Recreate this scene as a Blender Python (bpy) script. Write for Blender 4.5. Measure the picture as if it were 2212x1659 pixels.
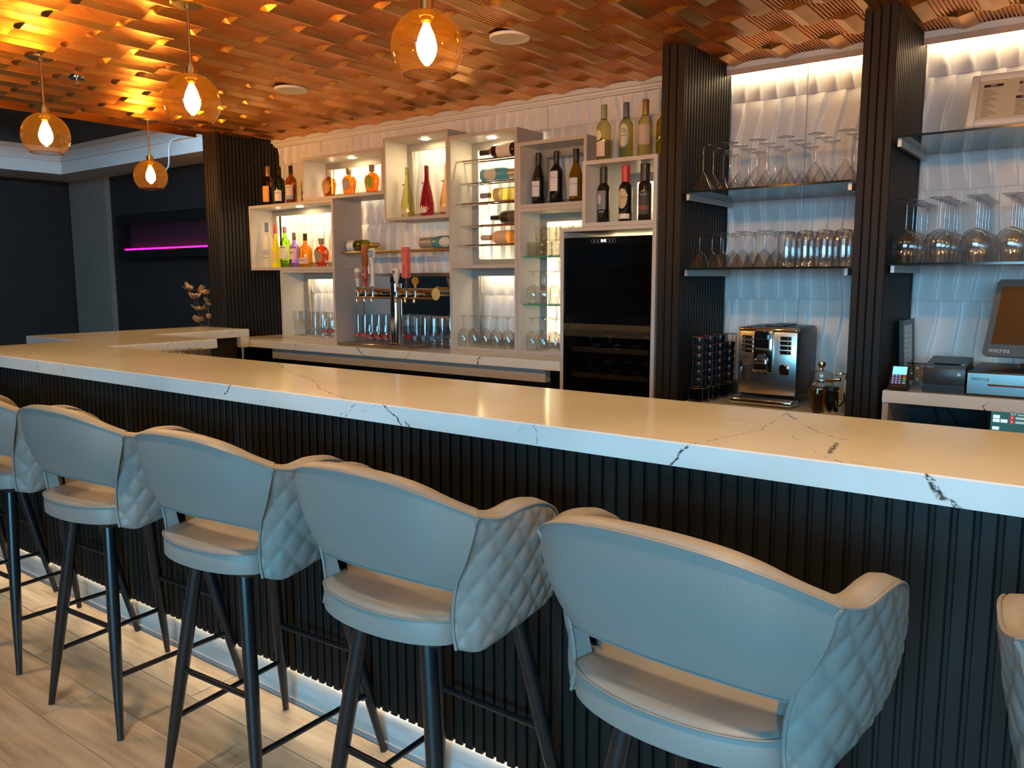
import bpy, bmesh, math, random
from mathutils import Vector, Matrix
random.seed(11)
PI = math.pi
sc = bpy.context.scene
for o in list(bpy.data.objects):
    bpy.data.objects.remove(o)
COL = sc.collection

# ------------------------------------------------------------------ camera
CAM_POS = Vector((0, 0, 1.41))
YAW, PITCH, ROLL, FPX = math.radians(-36.8), math.radians(7.38), math.radians(0.12), 1750.0
_r = Vector((math.cos(YAW), -math.sin(YAW), 0)); _f = Vector((math.sin(YAW), math.cos(YAW), 0)); _d = Vector((0, 0, -1))
_f2 = _f*math.cos(PITCH)+_d*math.sin(PITCH); _d2 = _d*math.cos(PITCH)-_f*math.sin(PITCH)
_r3 = _r*math.cos(ROLL)+_d2*math.sin(ROLL); _d3 = _d2*math.cos(ROLL)-_r*math.sin(ROLL)
cd = bpy.data.cameras.new('camera'); cam = bpy.data.objects.new('camera', cd); COL.objects.link(cam)
cd.sensor_fit = 'HORIZONTAL'; cd.sensor_width = 36.0; cd.lens = FPX/2212*36.0; cd.clip_start = .02
cam.matrix_world = Matrix(((_r3.x, -_d3.x, -_f2.x, CAM_POS.x), (_r3.y, -_d3.y, -_f2.y, CAM_POS.y), (_r3.z, -_d3.z, -_f2.z, CAM_POS.z), (0, 0, 0, 1)))
sc.camera = cam
def in_view(p, margin=60):
    v = Vector(p)-CAM_POS; z = v.dot(_f2)
    if z < .1: return False
    x = 1106+FPX*v.dot(_r3)/z; y = 829.5+FPX*v.dot(_d3)/z
    return -margin < x < 2212+margin and -margin < y < 1659+margin

# ------------------------------------------------------------------ world, exposure
w = bpy.data.worlds.new('daylight'); sc.world = w; w.use_nodes = True
bg = w.node_tree.nodes['Background']; bg.inputs[1].default_value = 30.0
_N, _L = w.node_tree.nodes, w.node_tree.links                         # overcast blue sky above the horizon, dark street below it
_tc = _N.new('ShaderNodeTexCoord'); _sp = _N.new('ShaderNodeSeparateXYZ'); _L.new(_tc.outputs['Generated'], _sp.inputs[0])
_rp = _N.new('ShaderNodeValToRGB'); _mr = _N.new('ShaderNodeMapRange'); _mr.inputs['From Min'].default_value = -.1; _mr.inputs['From Max'].default_value = .1
_L.new(_sp.outputs[2], _mr.inputs[0]); _L.new(_mr.outputs[0], _rp.inputs[0]); _L.new(_rp.outputs[0], bg.inputs[0])
_rp.color_ramp.elements[0].position = .42; _rp.color_ramp.elements[0].color = (.19, .25, .34, 1)
_rp.color_ramp.elements[1].position = .58; _rp.color_ramp.elements[1].color = (.23, .68, 1.0, 1)
vs = sc.view_settings; vs.view_transform = 'Standard'; vs.look = 'None'; vs.exposure = 0.0; vs.gamma = 1.0; vs.use_curve_mapping = False
cy = sc.cycles
cy.use_denoising = True; cy.max_bounces = 10; cy.diffuse_bounces = 4; cy.glossy_bounces = 4; cy.transparent_max_bounces = 24
cy.caustics_reflective = False; cy.caustics_refractive = False; cy.sample_clamp_indirect = 4.0

# window openings of the wall behind the camera; daylight comes in through them
FRONT_Y = -3.6
WINDOWS = [(-1.2, .2), (.5, 1.7), (2.0, 3.2)]
WZ0, WZ1 = .75, 2.25
for a, b in WINDOWS:
    l = bpy.data.lights.new('window_daylight', 'AREA'); l.shape = 'RECTANGLE'; l.size = b-a; l.size_y = WZ1-WZ0
    l.cycles.is_portal = True
    o = bpy.data.objects.new('window_daylight', l); COL.objects.link(o)
    o.location = ((a+b)/2, FRONT_Y-.02, (WZ0+WZ1)/2); o.rotation_euler = (PI/2, 0, 0)

# ------------------------------------------------------------------ materials
MATS = {}
def _new(name):
    m = bpy.data.materials.new(name); m.use_nodes = True
    return m, m.node_tree.nodes, m.node_tree.links, m.node_tree.nodes['Principled BSDF']
def pm(name, col, rough=.5, metal=0., spec=.5, coat=0., vary=0., scale=20., bump=0., emit=None, estr=0., stretch=None, alpha=None):
    if name in MATS: return MATS[name]
    m, N, L, b = _new(name)
    b.inputs['Base Color'].default_value = (*col, 1); b.inputs['Roughness'].default_value = rough
    b.inputs['Metallic'].default_value = metal; b.inputs['Specular IOR Level'].default_value = spec
    b.inputs['Coat Weight'].default_value = coat; b.inputs['Coat Roughness'].default_value = .08
    if emit: b.inputs['Emission Color'].default_value = (*emit, 1); b.inputs['Emission Strength'].default_value = estr
    if vary or bump:
        tc = N.new('ShaderNodeTexCoord'); mp = N.new('ShaderNodeMapping'); nz = N.new('ShaderNodeTexNoise')
        nz.inputs['Scale'].default_value = scale; nz.inputs['Detail'].default_value = 4
        if stretch: mp.inputs['Scale'].default_value = stretch
        L.new(tc.outputs['Object'], mp.inputs[0]); L.new(mp.outputs[0], nz.inputs['Vector'])
        if vary:
            rp = N.new('ShaderNodeValToRGB')
            rp.color_ramp.elements[0].position = .3; rp.color_ramp.elements[1].position = .7
            rp.color_ramp.elements[0].color = (*[c*(1-vary) for c in col], 1); rp.color_ramp.elements[1].color = (*[min(1, c*(1+vary)) for c in col], 1)
            L.new(nz.outputs[0], rp.inputs[0]); L.new(rp.outputs[0], b.inputs['Base Color'])
        if bump:
            bp = N.new('ShaderNodeBump'); bp.inputs['Strength'].default_value = bump; bp.inputs['Distance'].default_value = .002
            L.new(nz.outputs[0], bp.inputs['Height']); L.new(bp.outputs[0], b.inputs['Normal'])
    MATS[name] = m; return m
def em(name, col, s):
    if name in MATS: return MATS[name]
    m, N, L, b = _new(name); N.remove(b)
    e = N.new('ShaderNodeEmission'); e.inputs[0].default_value = (*col, 1); e.inputs[1].default_value = s
    L.new(e.outputs[0], N['Material Output'].inputs[0]); MATS[name] = m; return m
def thin(name, col=(.97, .975, .975), edge=(.72, .74, .75), refl=.11, top=None, rough=.02, glow=None):
    """thin clear glass: transmission with a glossy coat that grows to grazing; top = other tint at the object's top"""
    if name in MATS: return MATS[name]
    m, N, L, b = _new(name); N.remove(b)
    lw = N.new('ShaderNodeLayerWeight'); lw.inputs[0].default_value = .5
    p2 = N.new('ShaderNodeMath'); p2.operation = 'POWER'; p2.inputs[1].default_value = 2.2; L.new(lw.outputs['Facing'], p2.inputs[0])
    mc = N.new('ShaderNodeMix'); mc.data_type = 'RGBA'; mc.inputs['A'].default_value = (*col, 1); mc.inputs['B'].default_value = (*edge, 1)
    L.new(p2.outputs[0], mc.inputs['Factor'])
    if top:
        tc = N.new('ShaderNodeTexCoord'); sp = N.new('ShaderNodeSeparateXYZ'); L.new(tc.outputs['Generated'], sp.inputs[0])
        mr = N.new('ShaderNodeMapRange'); mr.inputs['From Min'].default_value = .12; mr.inputs['From Max'].default_value = .7; L.new(sp.outputs[2], mr.inputs[0])
        m2 = N.new('ShaderNodeMix'); m2.data_type = 'RGBA'; m2.inputs['A'].default_value = (*col, 1); m2.inputs['B'].default_value = (*top, 1)
        L.new(mr.outputs[0], m2.inputs['Factor']); L.new(m2.outputs['Result'], mc.inputs['A'])
    t = N.new('ShaderNodeBsdfTransparent'); L.new(mc.outputs['Result'], t.inputs[0])
    g = N.new('ShaderNodeBsdfGlossy'); g.inputs['Roughness'].default_value = rough
    p5 = N.new('ShaderNodeMath'); p5.operation = 'POWER'; p5.inputs[1].default_value = 3.5; L.new(lw.outputs['Facing'], p5.inputs[0])
    ma = N.new('ShaderNodeMath'); ma.operation = 'MULTIPLY_ADD'; ma.inputs[1].default_value = .7; ma.inputs[2].default_value = refl; L.new(p5.outputs[0], ma.inputs[0])
    mx = N.new('ShaderNodeMixShader'); L.new(ma.outputs[0], mx.inputs[0]); L.new(t.outputs[0], mx.inputs[1]); L.new(g.outputs[0], mx.inputs[2])
    out = mx.outputs[0]
    if glow:                                                          # a little light scattered by the tinted glass
        tl = N.new('ShaderNodeBsdfTranslucent'); tl.inputs[0].default_value = (*glow[0], 1)
        mg = N.new('ShaderNodeMixShader'); mg.inputs[0].default_value = glow[1]; L.new(out, mg.inputs[1]); L.new(tl.outputs[0], mg.inputs[2]); out = mg.outputs[0]
    L.new(out, N['Material Output'].inputs[0]); MATS[name] = m; return m

# quartz worktop with dark veins; every vein is a run of 3D segments through the stone
VEINS = [(0.0025,[(-3.745,1.565,1.067),(-3.735,1.565,1.018)]),
(0.003,[(-3.514,1.565,1.064),(-3.489,1.565,1.016)]),
(0.0015,[(-3.219,1.565,1.062),(-3.21,1.565,1.016)]),
(0.004,[(-2.332,1.565,1.066),(-2.347,1.565,1.048),(-2.363,1.565,1.033)]),
(0.0025,[(-1.718,1.565,1.061),(-1.745,1.565,1.046),(-1.769,1.565,1.018)]),
(0.0018,[(-1.771,1.565,1.033),(-1.804,1.565,1.015)]),
(0.0038,[(-1.623,1.565,1.066),(-1.595,1.565,1.05),(-1.567,1.565,1.036),(-1.548,1.565,1.015)]),
(0.003,[(-1.534,1.565,1.026),(-1.515,1.565,1.013)]),
(0.0015,[(-1.7,1.565,1.038),(-1.677,1.565,1.044),(-1.652,1.565,1.06),(-1.635,1.565,1.056)]),
(0.0022,[(-1.109,1.565,1.068),(-1.098,1.565,1.046),(-1.097,1.565,1.02)]),
(0.0012,[(-1.13,1.565,1.066),(-1.146,1.565,1.048),(-1.149,1.565,1.017)]),
(0.004,[(-0.704,1.565,1.064),(-0.719,1.565,1.05),(-0.747,1.565,1.013)]),
(0.0055,[(-0.253,1.565,1.064),(-0.242,1.565,1.049),(-0.231,1.565,1.033),(-0.213,1.565,1.022),(-0.199,1.565,1.012)]),
(0.0025,[(-2.778,2.093,1.066),(-2.452,1.908,1.066)]),
(0.003,[(-2.399,1.89,1.066),(-2.214,1.812,1.066),(-2.015,1.677,1.066),(-1.855,1.61,1.066),(-1.774,1.58,1.066)]),
(0.0014,[(-1.981,1.701,1.066),(-1.836,1.779,1.066),(-1.838,1.961,1.066),(-1.715,2.049,1.066)]),
(0.0016,[(-1.139,1.576,1.066),(-1.15,1.629,1.066),(-1.14,1.746,1.066),(-1.164,1.833,1.066),(-1.157,1.972,1.066)]),
(0.004,[(-0.669,2.08,1.066),(-0.623,1.996,1.066)]),
(0.003,[(-0.569,1.918,1.066),(-0.524,1.854,1.066),(-0.478,1.815,1.066),(-0.449,1.804,1.066)]),
(0.006,[(-0.458,1.754,1.066),(-0.439,1.643,1.066)]),
(0.002,[(-0.569,1.784,1.066),(-0.524,1.73,1.066)]),
(0.0025,[(-0.482,1.667,1.066),(-0.459,1.623,1.066),(-0.392,1.569,1.066)]),
(0.002,[(-0.384,1.587,1.066),(-0.355,1.577,1.066)]),
(0.0025,[(-0.701,1.559,1.066),(-0.64,1.798,1.066),(-0.658,1.976,1.066),(-0.674,2.095,1.066)]),
(0.002,[(-3.929,1.59,1.066),(-4.138,1.704,1.066),(-4.45,1.876,1.066)]),
(0.005,[(-4.9,3.335,1.061),(-4.9,3.308,1.015)]),
(0.002,[(-4.9,3.419,1.06),(-4.9,3.387,1.016)]),
(0.005,[(-4.22,2.488,1.065),(-4.22,2.445,1.042)]),
(0.004,[(-4.39,3.463,0.983),(-4.426,3.463,0.938)]),
(0.005,[(-3.8,3.463,0.984),(-3.77,3.463,0.961),(-3.727,3.463,0.938),(-3.696,3.463,0.935)]),
(0.002,[(-3.955,3.463,0.979),(-3.969,3.463,0.952),(-4.023,3.463,0.94)]),
(0.003,[(-3.338,3.463,0.985),(-3.385,3.463,0.938)]),
(0.005,[(-2.802,3.463,0.99),(-2.827,3.463,0.968),(-2.827,3.463,0.941)]),
(0.004,[(-0.372,3.463,0.949),(-0.383,3.463,0.93),(-0.379,3.463,0.918),(-0.389,3.463,0.906)])]
def quartz():
    m, N, L, b = _new('veined_quartz')
    b.inputs['Roughness'].default_value = .13; b.inputs['Specular IOR Level'].default_value = .30
    geo = N.new('ShaderNodeNewGeometry')
    nz = N.new('ShaderNodeTexNoise'); nz.inputs['Scale'].default_value = 55; nz.inputs['Detail'].default_value = 5; L.new(geo.outputs['Position'], nz.inputs['Vector'])
    s1 = N.new('ShaderNodeVectorMath'); s1.operation = 'SUBTRACT'; s1.inputs[1].default_value = (.5, .5, .5); L.new(nz.outputs['Color'], s1.inputs[0])
    s2 = N.new('ShaderNodeVectorMath'); s2.operation = 'SCALE'; s2.inputs['Scale'].default_value = .022; L.new(s1.outputs[0], s2.inputs[0])
    P = N.new('ShaderNodeVectorMath'); P.operation = 'ADD'; L.new(geo.outputs['Position'], P.inputs[0]); L.new(s2.outputs[0], P.inputs[1])
    n2 = N.new('ShaderNodeTexNoise'); n2.inputs['Scale'].default_value = 120; n2.inputs['Detail'].default_value = 2; L.new(geo.outputs['Position'], n2.inputs['Vector'])
    last = None
    for wd, pts in VEINS:
        for A, B in zip(pts[:-1], pts[1:]):
            A = Vector(A); BA = Vector(B)-A
            pa = N.new('ShaderNodeVectorMath'); pa.operation = 'SUBTRACT'; pa.inputs[1].default_value = A; L.new(P.outputs[0], pa.inputs[0])
            dt = N.new('ShaderNodeVectorMath'); dt.operation = 'DOT_PRODUCT'; dt.inputs[1].default_value = BA/BA.length_squared; L.new(pa.outputs[0], dt.inputs[0])
            cl = N.new('ShaderNodeClamp'); L.new(dt.outputs['Value'], cl.inputs[0])
            sb = N.new('ShaderNodeVectorMath'); sb.operation = 'SCALE'; sb.inputs[0].default_value = BA; L.new(cl.outputs[0], sb.inputs['Scale'])
            ds = N.new('ShaderNodeVectorMath'); ds.operation = 'DISTANCE'; L.new(pa.outputs[0], ds.inputs[0]); L.new(sb.outputs[0], ds.inputs[1])
            mr = N.new('ShaderNodeMapRange'); mr.inputs['From Min'].default_value = wd*.45; mr.inputs['From Max'].default_value = wd*1.15
            mr.inputs['To Min'].default_value = min(1., .45+wd*130); mr.inputs['To Max'].default_value = 0; L.new(ds.outputs['Value'], mr.inputs[0])
            if last is None: last = mr.outputs[0]
            else:
                mx = N.new('ShaderNodeMath'); mx.operation = 'MAXIMUM'; L.new(last, mx.inputs[0]); L.new(mr.outputs[0], mx.inputs[1]); last = mx.outputs[0]
    br = N.new('ShaderNodeMapRange'); br.inputs['From Min'].default_value = .36; br.inputs['From Max'].default_value = .5; L.new(n2.outputs[0], br.inputs[0])
    mu = N.new('ShaderNodeMath'); mu.operation = 'MULTIPLY'; L.new(last, mu.inputs[0]); L.new(br.outputs[0], mu.inputs[1])
    cl = N.new('ShaderNodeMix'); cl.data_type = 'RGBA'
    n3 = N.new('ShaderNodeTexNoise'); n3.inputs['Scale'].default_value = 2.5; n3.inputs['Detail'].default_value = 6; L.new(geo.outputs['Position'], n3.inputs['Vector'])
    rp = N.new('ShaderNodeValToRGB'); rp.color_ramp.elements[0].position = .35; rp.color_ramp.elements[0].color = (.76, .745, .72, 1)
    rp.color_ramp.elements[1].position = .6; rp.color_ramp.elements[1].color = (.85, .84, .82, 1); L.new(n3.outputs[0], rp.inputs[0])
    L.new(rp.outputs[0], cl.inputs['A']); cl.inputs['B'].default_value = (.07, .06, .06, 1)
    L.new(mu.outputs[0], cl.inputs['Factor']); L.new(cl.outputs['Result'], b.inputs['Base Color'])
    MATS['quartz'] = m; return m
QUARTZ = quartz()

def plank_mat(name, cols, lo, hi):
    m, N, L, b = _new(name)
    tc = N.new('ShaderNodeNewGeometry'); oi = N.new('ShaderNodeObjectInfo')
    mp = N.new('ShaderNodeMapping'); mp.inputs['Scale'].default_value = (1.6, 14, 14); L.new(tc.outputs['Position'], mp.inputs[0])
    ad = N.new('ShaderNodeVectorMath'); ad.operation = 'ADD'; L.new(mp.outputs[0], ad.inputs[0])
    sc_ = N.new('ShaderNodeMath'); sc_.operation = 'MULTIPLY'; sc_.inputs[1].default_value = 37; L.new(oi.outputs['Random'], sc_.inputs[0]); L.new(sc_.outputs[0], ad.inputs[1])
    nz = N.new('ShaderNodeTexNoise'); nz.inputs['Scale'].default_value = 1.6; nz.inputs['Detail'].default_value = 8; nz.inputs['Roughness'].default_value = .62; L.new(ad.outputs[0], nz.inputs['Vector'])
    rp = N.new('ShaderNodeValToRGB'); e = rp.color_ramp.elements
    e[0].position = .28; e[0].color = (*cols[0], 1); e[1].position = .72; e[1].color = (*cols[2], 1)
    k = e.new(.5); k.color = (*cols[1], 1); L.new(nz.outputs[0], rp.inputs[0])
    hs = N.new('ShaderNodeHueSaturation'); mr = N.new('ShaderNodeMapRange'); mr.inputs['To Min'].default_value = lo; mr.inputs['To Max'].default_value = hi
    L.new(oi.outputs['Random'], mr.inputs[0]); L.new(mr.outputs[0], hs.inputs['Value']); L.new(rp.outputs[0], hs.inputs['Color'])
    L.new(hs.outputs[0], b.inputs['Base Color']); b.inputs['Roughness'].default_value = .42
    bp = N.new('ShaderNodeBump'); bp.inputs['Strength'].default_value = .25; bp.inputs['Distance'].default_value = .001; L.new(nz.outputs[0], bp.inputs['Height']); L.new(bp.outputs[0], b.inputs['Normal'])
    MATS[name] = m; return m

FLOORM = plank_mat('oak_plank', [(.26, .19, .13), (.44, .35, .26), (.60, .50, .39)], .85, 1.12)
KICKM = plank_mat('grey_plank', [(.40, .39, .38), (.60, .59, .58), (.74, .74, .74)], .9, 1.1)
BLACK = pm('black_slat_paint', (.012, .0105, .009), .5, spec=.28, vary=.35, scale=60, stretch=(1, 1, .06))
BLACKB = pm('black_backing', (.006, .006, .006), .7)
WAVE = pm('white_wave_panel', (.82, .81, .82), .38)
WHITE = pm('white_paint', (.78, .77, .75), .5)
COPPER = pm('brushed_copper', (.92, .44, .13), .32, metal=1., vary=.1, scale=9)
BRASS = pm('brushed_brass', (.62, .47, .20), .32, metal=1.)
STEEL = pm('brushed_steel', (.58, .57, .55), .26, metal=1., vary=.08, scale=40, stretch=(.1, 8, 8))
CHROME = pm('polished_chrome', (.80, .79, .77), .08, metal=1.)
LAM = pm('greige_laminate', (.52, .47, .44), .45)
LAMIN = pm('cream_laminate', (.74, .71, .65), .4)
LEATHER = pm('taupe_leatherette', (.25, .237, .22), .46, vary=.05, scale=300, bump=.15)
PIPING = pm('leatherette_piping', (.23, .22, .21), .5)
LEGM = pm('black_powder_coat', (.012, .012, .014), .3)
PLASTIC = pm('black_plastic', (.018, .018, .02), .38)
GLOSSB = pm('black_gloss', (.008, .008, .009), .05, coat=.6)
GLASS = thin('clear_glass')
SHELFG = thin('shelf_glass', (.90, .95, .94), (.5, .62, .6), .08)
EDGEG = pm('green_glass_edge', (.10, .32, .22), .15)
DARKWALL = pm('charcoal_wall', (.016, .014, .016), .75, vary=.2, scale=8)
LED = em('warm_led', (1., .74, .36), 9.)
LEDB = em('bright_led', (1., .73, .38), 42.)

# ------------------------------------------------------------------ mesh helpers
class MB:
    def __init__(s): s.v = []; s.f = []; s.mi = []
    def add(s, vs_, fs, m=0):
        k = len(s.v); s.v += [tuple(p) for p in vs_]; s.f += [tuple(i+k for i in q) for q in fs]; s.mi += [m]*len(fs); return s
    def box(s, x0, x1, y0, y1, z0, z1, m=0):
        return s.add([(x0, y0, z0), (x1, y0, z0), (x1, y1, z0), (x0, y1, z0), (x0, y0, z1), (x1, y0, z1), (x1, y1, z1), (x0, y1, z1)],
                     [(0, 3, 2, 1), (4, 5, 6, 7), (0, 1, 5, 4), (1, 2, 6, 5), (2, 3, 7, 6), (3, 0, 4, 7)], m)
    def rbox(s, x0, x1, y0, y1, z0, z1, r=.004, seg=2, m=0):
        bm = bmesh.new(); bmesh.ops.create_cube(bm, size=1)
        for q in bm.verts: q.co = Vector(((x0+x1)/2+q.co.x*(x1-x0), (y0+y1)/2+q.co.y*(y1-y0), (z0+z1)/2+q.co.z*(z1-z0)))
        bmesh.ops.bevel(bm, geom=bm.edges[:], offset=r, segments=seg, affect='EDGES', profile=.5)
        bm.verts.index_update()
        s.add([q.co for q in bm.verts], [[q.index for q in f.verts] for f in bm.faces], m); bm.free(); return s
    def ring(s, c, ax, r, n):
        ax = Vector(ax).normalized(); u = ax.orthogonal().normalized(); w_ = ax.cross(u)
        return [Vector(c)+u*(r*math.cos(2*PI*i/n))+w_*(r*math.sin(2*PI*i/n)) for i in range(n)]
    def cyl(s, p0, p1, r0, r1=None, n=16, caps=True, m=0):
        r1 = r0 if r1 is None else r1; ax = Vector(p1)-Vector(p0)
        a = s.ring(p0, ax, r0, n); b = s.ring(p1, ax, r1, n)
        fs = [(i, (i+1) % n, n+(i+1) % n, n+i) for i in range(n)]
        if caps: fs += [tuple(range(n-1, -1, -1)), tuple(range(n, 2*n))]
        return s.add(a+b, fs, m)
    def lathe(s, prof, n=20, c=(0, 0, 0), sx=1., sy=1., m=0):
        vs_ = []; fs = []; K = len(prof)
        for r, z in prof:
            for i in range(n):
                a = 2*PI*i/n; vs_.append((c[0]+r*math.cos(a)*sx, c[1]+r*math.sin(a)*sy, c[2]+z))
        for k in range(K-1):
            for i in range(n):
                fs.append((k*n+i, k*n+(i+1) % n, (k+1)*n+(i+1) % n, (k+1)*n+i))
        return s.add(vs_, fs, m)
    def tube(s, path, r, n=8, m=0, closed=False):
        P = [Vector(p) for p in path]; K = len(P); rs = r if isinstance(r, (list, tuple)) else [r]*K
        vs_ = []; fs = []; u = None
        for i in range(K):
            if closed: t = P[(i+1) % K]-P[i-1]
            else: t = P[min(i+1, K-1)]-P[max(i-1, 0)]
            t.normalize()
            if u is None: u = t.orthogonal().normalized()
            u = (u-t*u.dot(t)).normalized(); w_ = t.cross(u)
            vs_ += [P[i]+u*(rs[i]*math.cos(2*PI*j/n))+w_*(rs[i]*math.sin(2*PI*j/n)) for j in range(n)]
        for i in range(K if closed else K-1):
            i2 = (i+1) % K
            fs += [(i*n+j, i*n+(j+1) % n, i2*n+(j+1) % n, i2*n+j) for j in range(n)]
        if not closed: fs += [tuple(range(n-1, -1, -1)), tuple((K-1)*n+j for j in range(n))]
        return s.add(vs_, fs, m)
    def prism(s, poly, z0, z1, m=0):
        n = len(poly)
        return s.add([(x, y, z0) for x, y in poly]+[(x, y, z1) for x, y in poly],
                     [tuple(range(n-1, -1, -1)), tuple(range(n, 2*n))]+[(i, (i+1) % n, n+(i+1) % n, n+i) for i in range(n)], m)
    def prism_y(s, poly, y0, y1, m=0):                                # polygon in x,z extruded along y
        n = len(poly)
        return s.add([(x, y0, z) for x, z in poly]+[(x, y1, z) for x, z in poly],
                     [tuple(range(n)), tuple(range(2*n-1, n-1, -1))]+[(i, n+i, n+(i+1) % n, (i+1) % n) for i in range(n)], m)
    def grid(s, pts, m=0, closed_u=False):                            # pts[u][v]
        U = len(pts); V = len(pts[0]); vs_ = [p for row in pts for p in row]; fs = []
        for i in range(U if closed_u else U-1):
            i2 = (i+1) % U
            fs += [(i*V+j, i2*V+j, i2*V+j+1, i*V+j+1) for j in range(V-1)]
        return s.add(vs_, fs, m)
    def xf(s, M_):
        s.v = [tuple(M_ @ Vector(p)) for p in s.v]; return s
    def mesh(s, name, mats, smooth=True, recalc=True, ang=38):
        me = bpy.data.meshes.new(name); me.from_pydata(s.v, [], s.f)
        if not isinstance(mats, (list, tuple)): mats = [mats]
        for q in mats: me.materials.append(q)
        if any(s.mi): me.polygons.foreach_set('material_index', s.mi)
        if recalc:
            bm = bmesh.new(); bm.from_mesh(me); bmesh.ops.recalc_face_normals(bm, faces=bm.faces); bm.to_mesh(me); bm.free()
        if smooth:
            me.polygons.foreach_set('use_smooth', [True]*len(me.polygons)); me.set_sharp_from_angle(angle=math.radians(ang))
        me.update(); return me
    def obj(s, name, mats, parent=None, loc=None, **k):
        return put(name, s.mesh(name, mats, **k), parent, loc)
def put(name, me, parent=None, loc=None):
    o = bpy.data.objects.new(name, me); COL.objects.link(o)
    if parent: o.parent = parent
    if loc: o.location = loc
    return o
def tag(o, label, cat, group=None, kind=None):
    if label: o['label'] = label
    if cat: o['category'] = cat
    if group: o['group'] = group
    if kind: o['kind'] = kind
    return o
def struct(o): o['kind'] = 'structure'; return o
def thing(name, label, cat, loc=(0, 0, 0), rz=0., group=None):
    o = bpy.data.objects.new(name, None); COL.objects.link(o); o.empty_display_size = .05
    o.location = loc; o.rotation_euler = (0, 0, rz); return tag(o, label, cat, group)
KIDS = {}
def dup(root, loc=None, rz=None, label=None, group=None):
    def cp(o, par):
        c = o.copy(); COL.objects.link(c); c.parent = par
        for ch in o.children: cp(ch, c)
        return c
    c = cp(root, None)
    if loc is not None: c.location = loc
    if rz is not None: c.rotation_euler = (0, 0, rz)
    if label: c['label'] = label
    if group: c['group'] = group
    return c
def text(parent, s, size, loc, mat, rot=(PI/2, 0, 0), align='LEFT', name='lettering', ext=.0004):
    cu = bpy.data.curves.new('t', 'FONT'); cu.body = s; cu.size = size; cu.extrude = ext; cu.align_x = align; cu.align_y = 'CENTER'; cu.resolution_u = 2
    t = bpy.data.objects.new('t', cu); COL.objects.link(t)
    dg = bpy.context.evaluated_depsgraph_get(); me = bpy.data.meshes.new_from_object(t.evaluated_get(dg))
    bpy.data.objects.remove(t); bpy.data.curves.remove(cu)
    me.materials.clear(); me.materials.append(mat)
    o = put(name, me, parent, loc); o.rotation_euler = rot; return o
def lerp(a, b, t): return a+(b-a)*t
def catmull(pts, n):
    """n samples through a list of tuples"""
    out = []; K = len(pts)-1
    for i in range(n):
        t = i/(n-1)*K; k = min(int(t), K-1); u = t-k
        p0 = Vector(pts[max(k-1, 0)]); p1 = Vector(pts[k]); p2 = Vector(pts[k+1]); p3 = Vector(pts[min(k+2, K)])
        out.append(.5*((2*p1)+(p2-p0)*u+(2*p0-5*p1+4*p2-p3)*u*u+(3*p1-p0-3*p2+p3)*u**3))
    return out
# ================================================================== THE SETTING
XL, XR = -9.07, 3.4            # side walls
YB = 4.0                       # face of the bar's back wall
ZC = 2.43                      # cusps of the copper ceiling
XCOP = -5.43                   # left end of the copper ceiling
# ---- floor: loose planks in view, a plain base below
fl = struct(MB().box(XL-.1, XR+.1, FRONT_Y-.1, 4.4, -.06, -.003).obj('floor', FLOORM, smooth=False))
pk = MB().prism([(0, 0), (1.218, 0), (1.218, .178), (0, .178)], -.003, -.0006)
pk.add([(0, 0, -.0006), (1.218, 0, -.0006), (1.218, .178, -.0006), (0, .178, -.0006), (.0015, .0015, 0), (1.2165, .0015, 0), (1.2165, .1765, 0), (.0015, .1765, 0)],
       [(4, 5, 6, 7), (0, 1, 5, 4), (1, 2, 6, 5), (2, 3, 7, 6), (3, 0, 4, 7)])
pkm = pk.mesh('plank', FLOORM, smooth=False)
rest = MB()
for j in range(18):
    y0 = 1.607-.18*(j+1); off = (j*.47) % 1.22
    for i in range(-8, 3):
        x0 = i*1.22+off
        if x0 < XL or x0 > XR-1.2: continue
        vis = any(in_view((x0+a*1.22, y0+b*.18, 0), 10) for a in (0, .25, .5, .75, 1) for b in (0, 1))
        if vis and y0 > -.4: put('plank', pkm, fl, (x0, y0, 0))
        elif y0 > -1.8: rest.add([(p[0]+x0, p[1]+y0, p[2]) for p in pk.v], pk.f)
tag(rest.obj('plank_field', FLOORM, fl, smooth=False), None, None, kind='stuff')

# ---- copper ceiling of scalloped tiles, rows staggered by half a tile
ce = struct(MB().box(XCOP, XR, FRONT_Y, 4.06, 2.482, 2.56).obj('ceiling', pm('ceiling_board', (.2, .12, .07), .7), smooth=False))
TW, TL = .248, .24
prof = []
def vault(x): return .019*(1-(2*x/TW)**2)
n = 5; FA, FB, NF = -.072, .090, 11
for i in range(n): x = lerp(-TW/2, FA, i/n); prof.append((x, vault(x)))
for i in range(NF):                                                   # flutes: a rib, then a groove
    d = (FB-FA)/NF; x0 = FA+i*d
    prof += [(x0, vault(x0)), (x0+d*.10, vault(x0)+.0068), (x0+d*.42, vault(x0+d*.42)+.0068), (x0+d*.52, vault(x0+d*.52)), (x0+d*.76, vault(x0+d*.76)-.0006)]
for i in range(n+1): x = lerp(FB, TW/2, i/n); prof.append((x, vault(x)))
tb = MB(); K = len(prof)
tb.add([(x, 0, z) for x, z in prof]+[(x, TL, z) for x, z in prof], [(i, i+1, K+i+1, K+i) for i in range(K-1)])
tb.add([(x, 0, z) for x, z in prof]+[(x, -.03, .034) for x, z in prof], [(i, i+1, K+i+1, K+i) for i in range(K-1)])
tilem = tb.mesh('ceiling_tile', COPPER, recalc=False, ang=30)
restt = MB()
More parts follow.
